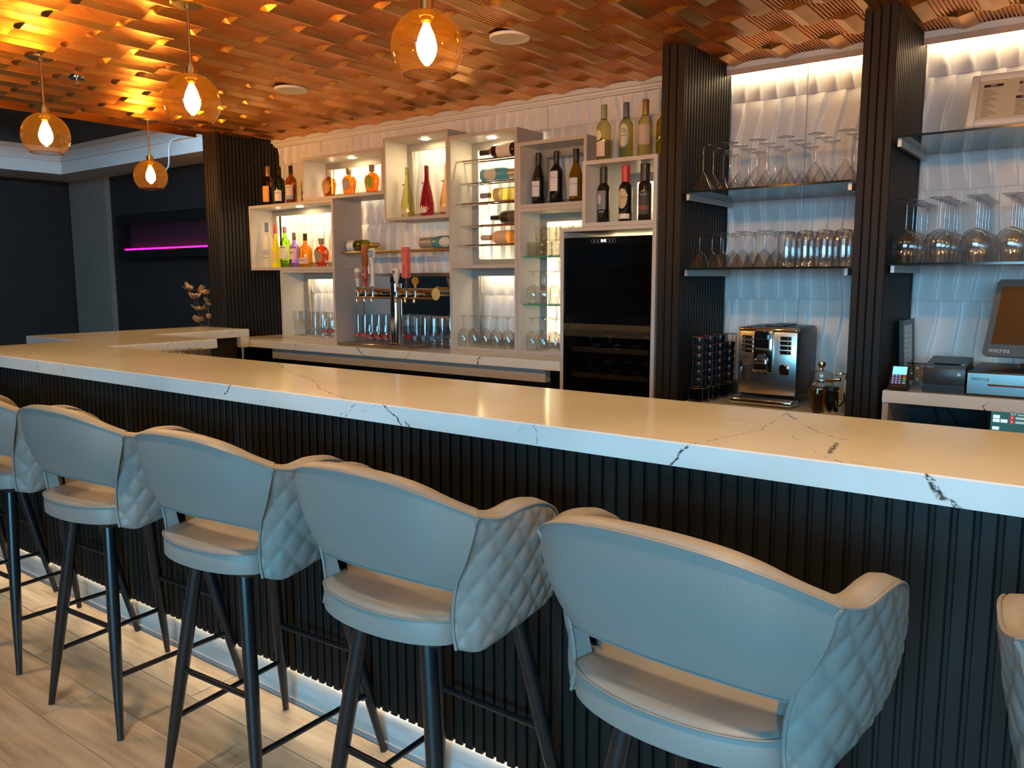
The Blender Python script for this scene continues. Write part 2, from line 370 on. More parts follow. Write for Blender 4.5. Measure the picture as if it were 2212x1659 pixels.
for r in range(20):
    y0 = 3.98-TL*(r+1)
    x = -1.59+TW/2+(TW/2 if r % 2 else 0); k0 = math.ceil((XCOP+TW/2-x)/TW-.01)
    for k in range(k0, k0+40):
        cx = x+k*TW
        if cx > 2.2: break
        if any(in_view((cx+a, y0+b, ZC), 15) for a in (-TW/2, 0, TW/2) for b in (0, TL)): put('ceiling_tile', tilem, ce, (cx, y0, ZC))
        elif y0 > -.9: restt.add([(p[0]+cx, p[1]+y0, p[2]+ZC) for p in tb.v], tb.f)
tag(restt.obj('ceiling_tile_field', COPPER, ce, recalc=False, ang=30), None, None, kind='stuff')
MB().box(XCOP-.006, XCOP, FRONT_Y, 3.463, 2.428, 2.56).obj('edge_strip', COPPER, ce, smooth=False)
MB().box(XCOP, XR, 3.981, 4.06, 2.431, 2.482).obj('back_infill', COPPER, ce, smooth=False)

# ---- tray ceiling of the dark room on the left, white soffit round it
tr = struct(MB().box(XL, XCOP, FRONT_Y, 4.3, 2.69, 2.74).obj('ceiling_tray', pm('tray_black', (.030, .024, .022), .8), smooth=False))
so = struct(MB().box(XL, -8.45, FRONT_Y, 3.9, 2.44, 2.69).box(XL, XCOP+.07, 3.9, 4.28, 2.44, 2.69).obj('ceiling_soffit', WHITE, smooth=False))
cm = MB()
for z0, z1, d in ((2.44, 2.475, .012), (2.56, 2.585, .018), (2.655, 2.69, .035)):
    cm.box(-8.45, XCOP+.07, 3.9-d, 3.9, z0, z1); cm.box(-8.45, -8.45+d, FRONT_Y, 3.9, z0, z1)
cm.obj('crown_moulding', WHITE, so, smooth=False)
MB().lathe([(.0, 0), (.075, 0), (.085, .006), (.085, .012)], 24, (-8.78, 3.35, 2.428)).obj('recessed_light_trim', WHITE, so)
# ---- walls
struct(MB().box(XL-.1, XL, FRONT_Y, 4.4, 0, 2.7).obj('wall_left', DARKWALL, smooth=False))
struct(MB().box(XL, -5.36, 4.28, 4.4, 0, 2.7).obj('wall_fireplace', DARKWALL, smooth=False))
struct(MB().box(XR, XR+.1, FRONT_Y, 4.4, 0, 2.6).obj('wall_right', pm('grey_wall', (.16, .16, .17), .8), smooth=False))
wf = MB(); xs = [XL]+[q for a in WINDOWS for q in a]+[XR]
for a, b in zip(xs[::2], xs[1::2]): wf.box(a, b, FRONT_Y-.12, FRONT_Y, 0, 2.7)
for a, b in WINDOWS: wf.box(a, b, FRONT_Y-.12, FRONT_Y, 0, WZ0); wf.box(a, b, FRONT_Y-.12, FRONT_Y, WZ1, 2.7)
struct(wf.obj('wall_front', pm('dark_brick_paint', (.07, .065, .06), .8), smooth=False))
for i, (a, b) in enumerate(WINDOWS):
    wn = MB()
    for q in ((a, a+.05, WZ0, WZ1), (b-.05, b, WZ0, WZ1), (a, b, WZ0, WZ0+.05), (a, b, WZ1-.05, WZ1), ((a+b)/2-.025, (a+b)/2+.025, WZ0, WZ1)): wn.box(q[0], q[1], FRONT_Y-.09, FRONT_Y-.05, q[2], q[3])
    o = struct(wn.obj('window_%d' % (i+1), PLASTIC, smooth=False))
    MB().box(a+.05, b-.05, FRONT_Y-.075, FRONT_Y-.07, WZ0+.05, WZ1-.05).obj('pane', thin('window_glass', (.95, .97, .98), (.6, .65, .65), .05), o, smooth=False)

# ---- back wall of white wave panels
wb = struct(MB().box(-5.36, XR, 4.012, 4.4, 0, 2.5).obj('wall_back', pm('plaster', (.6, .58, .55), .8), smooth=False))
def wave_panel(x0, x1, z0, z1, seed):
    rnd = random.Random(seed); ph = rnd.random(); a1 = rnd.uniform(.010, .020); a2 = rnd.uniform(0, 6.28); zp = rnd.uniform(0, .1)
    nx = max(4, int((x1-x0)/.0036)); nz = max(4, int((z1-z0)/.03)); pts = []
    for i in range(nx+1):
        x = lerp(x0, x1, i/nx); col = []
        for j in range(nz+1):
            z = lerp(z0, z1, j/nz)
            s = x+a1*math.sin(2*PI*(z+zp)/.50+1.5*math.sin(x*3.1+a2))+.006*math.sin(5*x+z*8+a2)
            t = (s/.082+ph+.16*math.sin(x*11+a2)) % 1.0
            h = t/.91 if t < .91 else .5+.5*math.cos(PI*(t-.91)/.09)
            e = min(x-x0, x1-x, z-z0, z1-z); edge = min(1, e/.004+.15)
            col.append((x, YB+.004-.019*h*edge, z))
        pts.append(col)
    m = MB().grid(pts); return m
rows = [.83, 1.31, 1.79, 2.27, 2.445]
for bay, (xa, xb) in enumerate(((-5.2, -1.742), (-1.628, -.88), (-.753, .45))):
    nb = max(1, round((xb-xa)/.494)); pw = (xb-xa)/nb
    for i in range(nb):
        for j in range(4):
            if bay == 0 and j == 0 and i not in (0, 1, 2, 3, 4, 5): continue
            wave_panel(xa+i*pw+.0006, xa+(i+1)*pw-.0006, rows[j]+.0006, rows[j+1]-.0006, bay*100+i*10+j).obj('wave_panel', WAVE, wb, recalc=False, ang=80)
for i, (xa, xb) in enumerate(((-5.2, -1.742), (-1.628, -.88), (-.753, 1.2))):
    m = MB().box(xa, xb, 3.935, 4.0, 2.420, 2.447)
    if i == 0: m.box(xa, xb, 3.955, 4.0, 2.405, 2.42).box(xa, xb, 3.967, 4.0, 2.396, 2.405)
    struct(m.obj('trim_%d' % (i+1), WHITE, smooth=False))

# ---- slatted columns
def slat_mesh(wd, dp, h):                                             # front face at y=0, base at z=0
    c = .0025
    return MB().prism([(-wd/2, dp), (-wd/2, c), (-wd/2+c, 0), (wd/2-c, 0), (wd/2, c), (wd/2, dp)], 0, h).mesh('slat', BLACK, smooth=False)
def column(name, x0, x1, y0, y1, label, sides):
    o = MB().box(x0+.012, x1-.012, y0+.012, y1, 0, 2.47).obj(name, BLACKB, smooth=False); struct(o)
    h = 2.465; P = .0305
    nf = max(3, round((x1-x0)/.0345)); pf = (x1-x0)/nf
    sm = slat_mesh(pf*.9, .014, h)
    for i in range(nf): put('slat', sm, o, (x0+(i+.5)*pf, y0, 0))
    ns = round((min(y1, YB)-y0-.012)/P); ps = (min(y1, YB)-y0-.012)/ns; sm = slat_mesh(ps*.74, .014, h)
    for i in range(ns):
        for s in sides:
            q = put('slat', sm, o, (x1 if s > 0 else x0, y0+.012+(i+.5)*ps, 0)); q.rotation_euler = (0, 0, s*PI/2)
    return o
column('column_1', -5.36, -5.2, 3.463, 4.3, '', (1,))
column('column_2', -1.742, -1.628, 3.463, 4.02, '', (1,))
column('column_3', -.88, -.753, 3.463, 4.02, '', (1,))
# pale ribbed pillar in the dark room
pl = struct(MB().box(-9.03, -8.28, 4.235, 4.28, 0, 2.44).obj('column_4', pm('grey_rib', (.22, .205, .18), .7), smooth=False))
pr = MB()
for i in range(24): x = -9.03+(i+.5)*.75/24; pr.box(x-.011, x+.011, 4.225, 4.236, 0, 2.44)
tag(pr.obj('rib_field', MATS['grey_rib'], pl, smooth=False), None, None, kind='stuff')

# ---- LED strips under the crown of the two glass-shelf bays
for xa, xb, lab in ((-1.627, -.881, 'bright LED strip under the crown of the coffee machine bay'), (-.752, 1.2, 'bright LED strip under the crown of the till bay')):
    t = thing('led_strip', lab, 'LED strip', ((xa+xb)/2, 3.972, 2.405), group='LED strips under the crown')
    MB().box(-(xb-xa)/2, (xb-xa)/2, -.040, -.030, -.012, .013).box(-(xb-xa)/2, (xb-xa)/2, -.012, .010, 0, .014).obj('channel', pm('bare_wood', (.55, .42, .33), .6), t, smooth=False)
    MB().box(-(xb-xa)/2+.004, (xb-xa)/2-.004, -.009, .006, -.004, 0).obj('diffuser', LEDB, t, smooth=False)

# ================================================================== THE BAR
bt = [(-4.745, 1.565), (1.6, 1.565), (1.6, 2.118), (-4.225, 2.118), (-4.225, 2.762), (-4.905, 2.762), (-4.905, 3.463), (-5.46, 3.463), (-5.46, 2.232), (-4.745, 2.232)]
def slab(poly, z0, z1, c=.003):
    b = MB(); n_ = len(poly); ins = []
    for i in range(n_):
        p = Vector(poly[i]); a = (p-Vector(poly[i-1])).normalized(); d = (Vector(poly[(i+1) % n_])-p).normalized()
        nrm = Vector((-a.y, a.x))+Vector((-d.y, d.x)); ins.append(p+nrm*c)
    lv = [[(x, y, z0) for x, y in poly], [(x, y, z1-c) for x, y in poly], [(x, y, z1) for x, y in ins]]
    b.add(lv[0]+lv[1]+lv[2], [tuple(range(n_-1, -1, -1)), tuple(range(2*n_, 3*n_))]+[(k*n_+i, k*n_+(i+1) % n_, (k+1)*n_+(i+1) % n_, (k+1)*n_+i) for k in (0, 1) for i in range(n_)])
    return b
top = slab(bt, 1.0125, 1.0655).obj('bar_worktop', QUARTZ, smooth=False)
tag(top, 'white veined quartz bar top running across the room and stepping back at the left', 'bar top')
base = thing('bar_counter', 'black slatted bar front standing under the long quartz top', 'bar', (-1.6, 1.85, 0))
def cb(name, m, mat): m.v = [(x+1.6, y-1.85, z) for x, y, z in m.v]; return m.obj(name, mat, base, smooth=False)
cb('carcass', MB().box(-4.70, 1.55, 1.603, 2.08, .132, 1.012).box(-4.70, -4.27, 2.08, 2.72, 0, 1.012).box(-5.41, -4.95, 2.27, 3.39, 0, 1.012), BLACKB)
cb('toe_kick', MB().box(-4.68, 1.55, 1.613, 2.05, 0, .132), KICKM)
cb('kick_trim', MB().box(-4.68, 1.55, 1.607, 1.613, 0, .018), pm('grey_vinyl', (.3, .31, .33), .4))
cb('light_strip', MB().box(-4.68, 1.55, 1.608, 1.6125, .1288, .1318), em('kick_led', (1., .72, .40), 70.))
sm = slat_mesh(.027, .013, .88)
i = 0
x = -4.69
while x < 1.45:
    put('slat', sm, base, (x+1.6, 1.59-1.85, .132)); x += .036
# small leg that carries the low end of the top
tag(MB().rbox(-4.955, -4.905, 3.395, 3.463, .938, 1.0123, .002, 1).obj('quartz_upstand', QUARTZ), 'small quartz upstand joining the bar top to the back counter', 'upstand')

# back counter (low worktop along the wave wall)
tag(slab([(-4.90, 3.463), (-2.284, 3.463), (-2.284, 3.98), (-5.195, 3.98), (-5.195, 3.466), (-4.90, 3.466)], .940, .988).obj('back_counter', QUARTZ, smooth=False), 'white veined quartz back counter under the shelf boxes and beer taps', 'counter')
bc = thing('back_cabinet', 'low cabinet with greige top rail below the back counter', 'cabinet', (-3.5, 3.75, 0))
def cb2(name, m, mat): m.v = [(x+3.5, y-3.75, z) for x, y, z in m.v]; return m.obj(name, mat, bc, smooth=False)
cb2('top_rail', MB().box(-4.70, -2.40, 3.50, 3.55, .868, .939), LAM)
cb2('body', MB().box(-4.70, -2.40, 3.552, 3.96, .1, .939), BLACKB)
cb2('plinth', MB().box(-4.65, -2.45, 3.60, 3.93, 0, .1), BLACKB)

# ================================================================== BAR STOOLS
def stool_proto():
    t = thing('bar_stool', 'x', 'bar stool', (0, 1.36, 0), group='bar stools along the bar front')
    yo = -1.36
    def q3(a, m, b, v):                                               # quadratic through a(v=0 top), m(v=.5), b(v=1)
        a, m, b = Vector(a), Vector(m), Vector(b); return a*((1-v)*(1-2*v))+m*(4*v*(1-v))+b*(v*(2*v-1))
    T = .046
    # --- backrest panel
    bk_t = [(-.270, 1.166, .957), (-.205, 1.110, .993), (-.12, 1.083, 1.015), (0, 1.075, 1.022), (.12, 1.083, 1.015), (.205, 1.110, .993), (.270, 1.166, .957)]
    bk_m = [(-.246, 1.162, .872), (-.190, 1.118, .893), (-.12, 1.099, .906), (0, 1.092, .911), (.12, 1.099, .906), (.190, 1.118, .893), (.246, 1.162, .872)]
    bk_b = [(-.198, 1.174, .792), (-.165, 1.148, .803), (-.11, 1.134, .808), (0, 1.127, .809), (.11, 1.134, .808), (.165, 1.148, .803), (.198, 1.174, .792)]
    NU, NV = 37, 9
    A, Bm, Cb = catmull(bk_t, NU), catmull(bk_m, NU), catmull(bk_b, NU)
    def inward(i):
        a = A[max(i-1, 0)]; b = A[min(i+1, NU-1)]; tn = (b-a); return Vector((-tn.y, tn.x, 0)).normalized()
    outer = [[q3(A[i], Bm[i], Cb[i], v/(NV-1)) for v in range(NV)] for i in range(NU)]
    m = MB(); sec = []
    for i in range(NU):
        n_ = inward(i); o = outer[i]
        row = list(o)                                                # outside, top to bottom
        inn = [p+n_*(T*(1-.12*k/(NV-1))) for k, p in enumerate(o)]
        row += [inn[-1]+Vector((0, 0, -.001))]+inn[::-1]
        row += [inn[0]+n_*-.006+Vector((0, 0, .008)), (inn[0]+o[0])/2+Vector((0, 0, .011)), o[0]-n_*-.006+Vector((0, 0, .007)), o[0]]
        sec.append([(p.x, p.y+yo, p.z) for p in row])
    m.grid(sec); L_ = len(sec[0])
    m.add(sec[0], [tuple(range(L_-1))]); m.add(sec[-1], [tuple(range(L_-2, -1, -1))])
    m.obj('backrest', LEATHER, t, ang=50)
    MB().tube([(p.x, p.y+yo-.001, p.z+.002) for p in A], .0028, 6).obj('piping', PIPING, t)
    MB().tube([(p.x*1.0, p.y+yo-.001, p.z) for p in Cb], .002, 6).obj('piping', PIPING, t)
    # --- quilted side panels with arms
    st = [(.270, 1.166, .957), (.288, 1.212, .948), (.298, 1.275, .957), (.297, 1.340, .950), (.291, 1.395, .924), (.283, 1.432, .875)]
    sm_ = [(.201, 1.176, .790), (.250, 1.216, .808), (.277, 1.280, .820), (.284, 1.345, .822), (.282, 1.398, .812), (.276, 1.436, .790)]
    sb = [(.201, 1.178, .668), (.232, 1.216, .659), (.248, 1.288, .676), (.256, 1.350, .691), (.257, 1.400, .700), (.255, 1.434, .710)]
    NU2, NV2 = 58, 52
    for s in (1, -1):
        a, b_, c = catmull(st, NU2), catmull(sm_, NU2), catmull(sb, NU2); m = MB(); sec = []
        def nin(i, v):
            p = q3(a[max(i-1, 0)], b_[max(i-1, 0)], c[max(i-1, 0)], v); q = q3(a[min(i+1, NU2-1)], b_[min(i+1, NU2-1)], c[min(i+1, NU2-1)], v)
            tn = q-p; return Vector((-tn.y, tn.x, 0)).normalized()
        for i in range(NU2):
            row = []; u = i/(NU2-1)*.29
            for k in range(NV2):
                v = k/(NV2-1); p = q3(a[i], b_[i], c[i], v); n_ = nin(i, v)
                hgt = (1-v)*.27
                f1 = (u/.052+hgt/.078) % 1.; f2 = (u/.052-hgt/.078) % 1.
                qd = min(abs(math.sin(PI*f1)), abs(math.sin(PI*f2)))**.55
                e = min(1, min(v/.05, (1-v)/.04, u/.012+.1, (.29-u)/.012+.1))
                row.append(p-n_*(.0058*qd*max(0, e)))
            inn = [q3(a[i], b_[i], c[i], w_)+nin(i, w_)*(T+.004) for w_ in (1, .75, .5, .25, 0)]
            n0 = nin(i, 0)
            row += inn+[inn[-1]-n0*.006+Vector((0, 0, .008)), (inn[-1]+a[i])/2+Vector((0, 0, .011)), a[i]+n0*.006+Vector((0, 0, .007)), a[i]]
            sec.append([(p.x*s, p.y+yo, p.z) for p in row])
        m.grid(sec); L_ = len(sec[0])
        def cap(row, flip):
            # ends closed by a strip between outside and inside
            out = row[:NV2]; inn = [row[NV2+4-round(j*4/(NV2-1))] for j in range(NV2)]
            ii = [tuple(Vector(row[NV2+4]).lerp(Vector(row[NV2]), j/(NV2-1))) for j in range(NV2)]
            m.add(out+ii, [(j, j+1, NV2+j+1, NV2+j) for j in range(NV2-1)])
        cap(sec[0], 0); cap(sec[-1], 1)
        m.obj('armrest', LEATHER, t, ang=60)
        MB().tube([(p.x*s+.0015*s, p.y+yo, p.z+.002) for p in a], .0028, 6).obj('piping', PIPING, t)
        rear = [q3(a[0], b_[0], c[0], v/10) for v in range(11)]
        MB().tube([((p.x+.002)*s, p.y+yo-.003, p.z) for p in rear], .0035, 6).obj('seam', LEATHER, t)
    # --- seat cushion
    half = [(0, 1.106), (.06, 1.110), (.12, 1.124), (.165, 1.146), (.192, 1.175), (.205, 1.24), (.222, 1.32), (.228, 1.40), (.215, 1.455), (.16, 1.487), (.08, 1.497), (0, 1.50)]
    hp = catmull([(x, y, 0) for x, y in half], 30); loop = [(p.x, p.y) for p in hp]+[(-p.x, p.y) for p in hp[-2:0:-1]]
    m = MB(); lv = [(.676, .985), (.678, 1.0), (.725, 1.0), (.732, .985), (.739, .9), (.744, .7), (.746, .35), (.747, .02)]
    m.grid([[(x*k, lerp(1.30, y, k)+yo, z) for z, k in lv] for x, y in loop], closed_u=True)
    m.add([(x*.98, lerp(1.3, y, .98)+yo, .6765) for x, y in loop], [tuple(range(len(loop)))])
    st_ = m.obj('seat', LEATHER, t, ang=50)
    MB().tube([(x*1.001, y+yo, .729) for x, y in loop], .0026, 6, closed=True).obj('piping', PIPING, st_)
    MB().rbox(-.15, .15, 1.17+yo, 1.47+yo, .655, .676, .006).obj('seat_pan', LEGM, t)
    # --- legs and rails
    tops = [(-.095, 1.205), (.095, 1.205), (-.12, 1.465), (.12, 1.465)]; feet = [(-.20, 1.135), (.20, 1.135), (-.217, 1.582), (.217, 1.582)]
    def at(k, z): f = z/.68; return Vector((lerp(feet[k][0], tops[k][0], f), lerp(feet[k][1], tops[k][1], f)+yo, z))
    for k in range(4):
        m = MB().tube([at(k, z) for z in (.006, .2, .35, .665)], [.0098, .0165, .019, .019], 14)
        lg = m.obj('leg', LEGM, t); MB().cyl(at(k, 0), at(k, .007), .0098, n=12).obj('foot_glide', PLASTIC, lg)
    for a_, b_, z in ((0, 1, .335), (2, 3, .325), (0, 2, .19), (1, 3, .19)):
        MB().cyl(at(a_, z), at(b_, z), .0082, n=10).obj('foot_rail', LEGM, t)
    return t
sp = stool_proto()
labs = {-2: 'bar stool cut by the left edge of the photo, farthest along the bar', -1: 'bar stool at the left edge, only its right half in the photo',
        0: 'shadowed taupe bar stool, first whole one from the left edge', 1: 'taupe bar stool right of the shadowed one, its footrests all in view',
        2: 'taupe bar stool left of the largest one, its quilted arm fully lit', 3: 'largest taupe bar stool in the photo, nearest whole one', 4: 'taupe bar stool cut by the right edge of the photo'}
for k in range(-2, 5):
    dx, rz = {-2: (.02, .05), -1: (.02, .06), 0: (.019, .069), 1: (.020, .057), 2: (-.024, -.008), 3: (-.038, -.088), 4: (-.02, .03)}[k]
    o = sp if k == -2 else dup(sp)
    o.location = (-2.607+.705*k+dx, 1.345 if k == 3 else 1.36, 0); o.rotation_euler = (0, 0, rz); o['label'] = labs[k]

# ================================================================== PENDANT LAMPS
GLOBE = thin('amber_glass', (.97, .95, .90), (.55, .42, .22), .06, top=(.86, .56, .17), glow=((1., .50, .09), .0045))
BULB = em('bulb_glow', (1., .53, .145), 500.)
def pendant():
    t = thing('pendant_lamp', 'x', 'pendant lamp', (0, 0, 2.455), group='amber globe pendants over the bar')
    MB().lathe([(0, 0), (.062, 0), (.064, -.004), (.064, -.016), (.058, -.022), (.012, -.024), (.012, -.032), (0, -.032)], 28).obj('canopy', BRASS, t)
    MB().cyl((0, 0, -.03), (0, 0, -.235), .0052, n=12).obj('rod', BRASS, t)
    MB().lathe([(0, -.232), (.012, -.232), (.012, -.240), (.022, -.242), (.022, -.285), (0, -.285)], 20).obj('socket_cup', BRASS, t)
    R = .105; zc = -.37
    pr_ = []
    for i in range(23):
        a = lerp(.225, PI-.72, i/22); pr_.append((R*math.sin(a), zc+R*math.cos(a)))
    g = MB().lathe(pr_, 40).obj('glass_globe', GLOBE, t)
    rr = pr_[-1]; MB().tube([(rr[0]*math.cos(2*PI*i/40), rr[0]*math.sin(2*PI*i/40), rr[1]) for i in range(40)], .0016, 6, closed=True).obj('rim', thin('amber_rim', (.9, .75, .45), (.6, .4, .15), .25), g)
    MB().lathe([(0, -.283), (.014, -.284), (.016, -.296), (.011, -.304), (0, -.304)], 16).obj('lamp_holder', BRASS, t)
    MB().lathe([(.008, -.303), (.012, -.312), (.022, -.335), (.029, -.36), (.030, -.375), (.025, -.395), (.012, -.41), (.0005, -.413)], 16).obj('bulb', BULB, t)
    return t
pp = pendant()
for i, (x, y, lab) in enumerate(((-1.686, 1.84, 'largest amber globe pendant, right of the other three'), (-2.90, 1.84, 'amber globe pendant second from the right with long brass rod'),
                               (-4.12, 1.84, 'amber globe pendant nearest the left edge, hung on a brass canopy'), (-5.17, 2.95, 'smallest amber globe pendant hanging lowest near the white soffit'),
                               (-.47, 1.84, 'amber globe pendant hanging just beyond the top right of the photo'), (.74, 1.84, 'amber globe pendant farthest right, beyond the edge of the photo'))):
    o = pp if i == 0 else dup(pp)
    o.location = (x, y, 2.455); o['label'] = lab

# ceiling fittings
sk = thing('ceiling_speaker', 'round white ceiling speaker right of the big pendant', 'speaker', (-2.173, 2.894, 2.431), group='round speakers in the copper ceiling')
MB().lathe([(.062, -.004), (.085, -.006), (.088, -.002), (.088, .006)], 32).obj('bezel', WHITE, sk); MB().lathe([(0, -.003), (.062, -.004)], 32).obj('grille', pm('speaker_grille', (.7, .69, .66), .7), sk)
dup(sk, (-3.689, 2.938, 2.431), label='round white ceiling speaker in the copper tiles left of the middle')
sk = thing('fire_sprinkler', 'chrome fire sprinkler head in the copper ceiling', 'sprinkler', (-4.372, 2.124, 2.432))
MB().lathe([(0, 0), (.038, 0), (.040, .004), (.040, .02)], 24).obj('escutcheon', CHROME, sk); MB().cyl((0, 0, 0), (0, 0, -.03), .007, n=10).obj('stem', CHROME, sk); MB().cyl((0, 0, -.03), (0, 0, -.033), .018, n=12).obj('deflector', CHROME, sk)

# warm downlights in the copper ceiling over the seats
for i, (x, lab) in enumerate(((-3.7, 'left'), (-2.0, 'middle'), (-.3, 'right'))):
    dl = thing('downlight', lab+' one of three warm downlights in the copper ceiling above the stools', 'downlight', (x, .70, 2.426), group='warm downlights above the stools')
    MB().lathe([(.045, .003), (.062, -.002), (.066, .002), (.066, .012)], 28).obj('trim_ring', WHITE, dl); MB().lathe([(0, .004), (.045, .003)], 24).obj('lens', em('downlight_glow', (1., .66, .34), 8.), dl)
    l = bpy.data.lights.new('downlight_beam', 'AREA'); l.shape = 'DISK'; l.size = .085; l.energy = 8.; l.color = (1., .64, .32); l.spread = math.radians(95)
    lo = bpy.data.objects.new('downlight_beam', l); COL.objects.link(lo); lo.parent = dl; lo.location = (0, 0, -.004)
# ================================================================== SHELF BOXES ON THE WAVE WALL
FRAMEM = pm('grey_back_frame', (.33, .32, .29), .5)
def panel(x0, x1, y0, y1, z0, z1, inner):
    """board whose face towards the box's inside is cream; inner = index of that face in MB.box order"""
    m = MB().box(x0, x1, y0, y1, z0, z1)
    for k in inner: m.mi[k] = 1
    return m
def shelf_box(label, x0, x1, z0, z1, y0=3.71, y1=3.965, led=('top',), puck=True, t=.019, name='shelf_box', div=None, opening=True, frame=.045, back=3.905):
    cx = (x0+x1)/2; o = thing(name, label, 'shelf box', (cx, (y0+y1)/2, z0))
    O = Vector((-cx, -(y0+y1)/2, -z0))
    def P(nm, m, mats, par=None):
        m.v = [tuple(Vector(p)+O) for p in m.v]; return m.obj(nm, mats, par or o, smooth=False)
    LM = [LAM, LAMIN]
    P('top_panel', panel(x0, x1, y0, y1, z1-t, z1, (0,)), LM)
    P('bottom_panel', panel(x0, x1, y0, y1, z0, z0+t, (1,)), LM)
    P('side_panel', panel(x0, x0+t, y0, y1, z0+t, z1-t, (3,)), LM); P('side_panel', panel(x1-t, x1, y0, y1, z0+t, z1-t, (5,)), LM)
    zs = [z0]+([div] if div else [])+[z1]
    for a, b in zip(zs[:-1], zs[1:]):
        xa, xb, za, zb = x0+t, x1-t, a+(t if a == z0 else .0095), b-(t if b == z1 else .0095)
        f = frame
        P('back_frame', MB().box(xa, xb, back, back+.012, zb-f, zb).box(xa, xb, back, back+.012, za, za+f*.8).box(xa, xa+f, back, back+.012, za+f*.8, zb-f).box(xb-f, xb, back, back+.012, za+f*.8, zb-f), FRAMEM)
        L_ = led if not div else (led[0] if a == z0 else led[1])
        if 'top' in L_: P('led_strip', MB().box(xa+.02, xb-.02, back+.016, back+.022, zb-f+.004, zb-f+.012), LEDS)
        if 'left' in L_: P('led_strip', MB().box(xa+f-.012, xa+f-.004, back+.016, back+.022, za+.05, zb-.05), LEDS)
        if 'right' in L_: P('led_strip', MB().box(xb-f+.004, xb-f+.012, back+.016, back+.022, za+.05, zb-.05), LEDS)
        if 'mid' in L_: P('led_strip', MB().box(xa+.02, xb-.02, back+.014, back+.020, za+f*.8-.012, za+f*.8-.004), LEDS)
    if div: P('divider', panel(x0+t, x1-t, y0, y1-.05, div-.0095, div+.0095, (0, 1)), LM)
    if puck:
        q = P('puck_light', MB().lathe([(0, 0), (.022, 0), (.025, .003), (.025, .0045)], 20, (cx, (y0+back)/2, z1-t-.0045)), [em('puck_glow', (1., .8, .45), 60.)])
        l = bpy.data.lights.new('puck_beam', 'AREA'); l.shape = 'DISK'; l.size = .045; l.energy = PUCK_W; l.color = (1., .76, .40)
        lo = bpy.data.objects.new('puck_beam', l); COL.objects.link(lo); lo.parent = o; lo.location = Vector((cx, (y0+back)/2, z1-t-.006))+O
    return o, P
LEDS = em('shelf_led', (1., .76, .42), 40.)
PUCK_W = 1.1
shelf_box('wide greige shelf box of seven spirits against the dark slatted column', -5.195, -4.27, 1.478, 1.945, led=('left', 'top'))
shelf_box('low shelf box of beer glasses on the back counter', -4.856, -4.272, .9885, 1.477, led=('top',), puck=False, name='glass_box')
shelf_box('long shelf box holding three squat amber whisky bottles', -4.575, -3.785, 1.946, 2.235, led=('top', 'left'))
shelf_box('tall shelf box holding three slender flute bottles', -3.783, -3.2435, 1.776, 2.288, led=('top',))
o4, P4 = shelf_box('tallest shelf tower with bottles lying on metal rods', -3.242, -2.737, .9885, 2.243, led=(('top',), ('left', 'top')), div=1.484, name='wine_tower')
for z, ya in ((2.098, 3.761), (1.973, 3.80), (1.852, 3.757), (1.725, 3.80), (1.610, 3.77)):
    for dy in (0, .072): P4('bottle_rod', MB().cyl((-3.223, ya+dy, z), (-2.756, ya+dy, z), .0052, n=10), CHROME)
shelf_box('shelf box holding three dark wine bottles with pale labels', -2.735, -2.286, 1.80, 2.156, led=(), puck=False)
o6, P6 = shelf_box('shelf tower of stacked stemware with two green-edged glass shelves', -2.735, -2.286, .9885, 1.799, led=('top', 'right', 'left'), puck=False, name='glass_tower')
for z in (1.262, 1.529):
    P6('glass_shelf', MB().box(-2.714, -2.307, 3.735, 3.90, z, z+.008), SHELFG); P6('glass_edge', MB().box(-2.714, -2.307, 3.7335, 3.735, z, z+.008), EDGEG)
shelf_box('deep shelf box with three red wines above the wine fridge', -2.158, -1.752, 1.664, 1.98, y0=3.463, led=('top', 'left', 'right'), puck=False)
fh = thing('fridge_housing', 'greige surround boxed round the black wine fridge', 'housing', (-2.015, 3.7, 0))
def cbh(name, m, mat): m.v = [(x+2.015, y-3.7, z) for x, y, z in m.v]; return m.obj(name, mat, fh, smooth=False)
cbh('side_panel', MB().box(-2.283, -2.264, 3.463, 3.96, 0, 1.643), LAM); cbh('side_panel', MB().box(-1.771, -1.752, 3.463, 3.96, 0, 1.643), LAM); cbh('top_panel', MB().box(-2.283, -1.752, 3.463, 3.96, 1.644, 1.663), LAM)
cbh('led_strip', MB().box(-2.25, -1.79, 3.93, 3.936, 1.60, 1.61), LEDS)
# wall between the boxes: mirror behind the taps with a steel trim, rods above it
mi = thing('splashback_mirror', 'mirror behind the beer taps with a steel top trim', 'mirror', (-3.757, 3.975, .989))
MB().box(-.513, .513, -.004, .004, 0, .44).obj('mirror_glass', pm('mirror', (.82, .84, .83), .02, metal=1.), mi, smooth=False)
MB().box(-.513, .513, -.007, .004, .44, .462).obj('top_trim', STEEL, mi, smooth=False)
rk = thing('bottle_rail', 'pair of polished rods above the beer taps holding two lying bottles', 'rail', (-3.757, 3.82, 1.59))
for dy, dz in ((-.05, 0), (.02, 0)): MB().cyl((-.513, dy, dz), (.513, dy, dz), .0075, n=12).obj('rod', BRASS if dy < 0 else CHROME, rk)

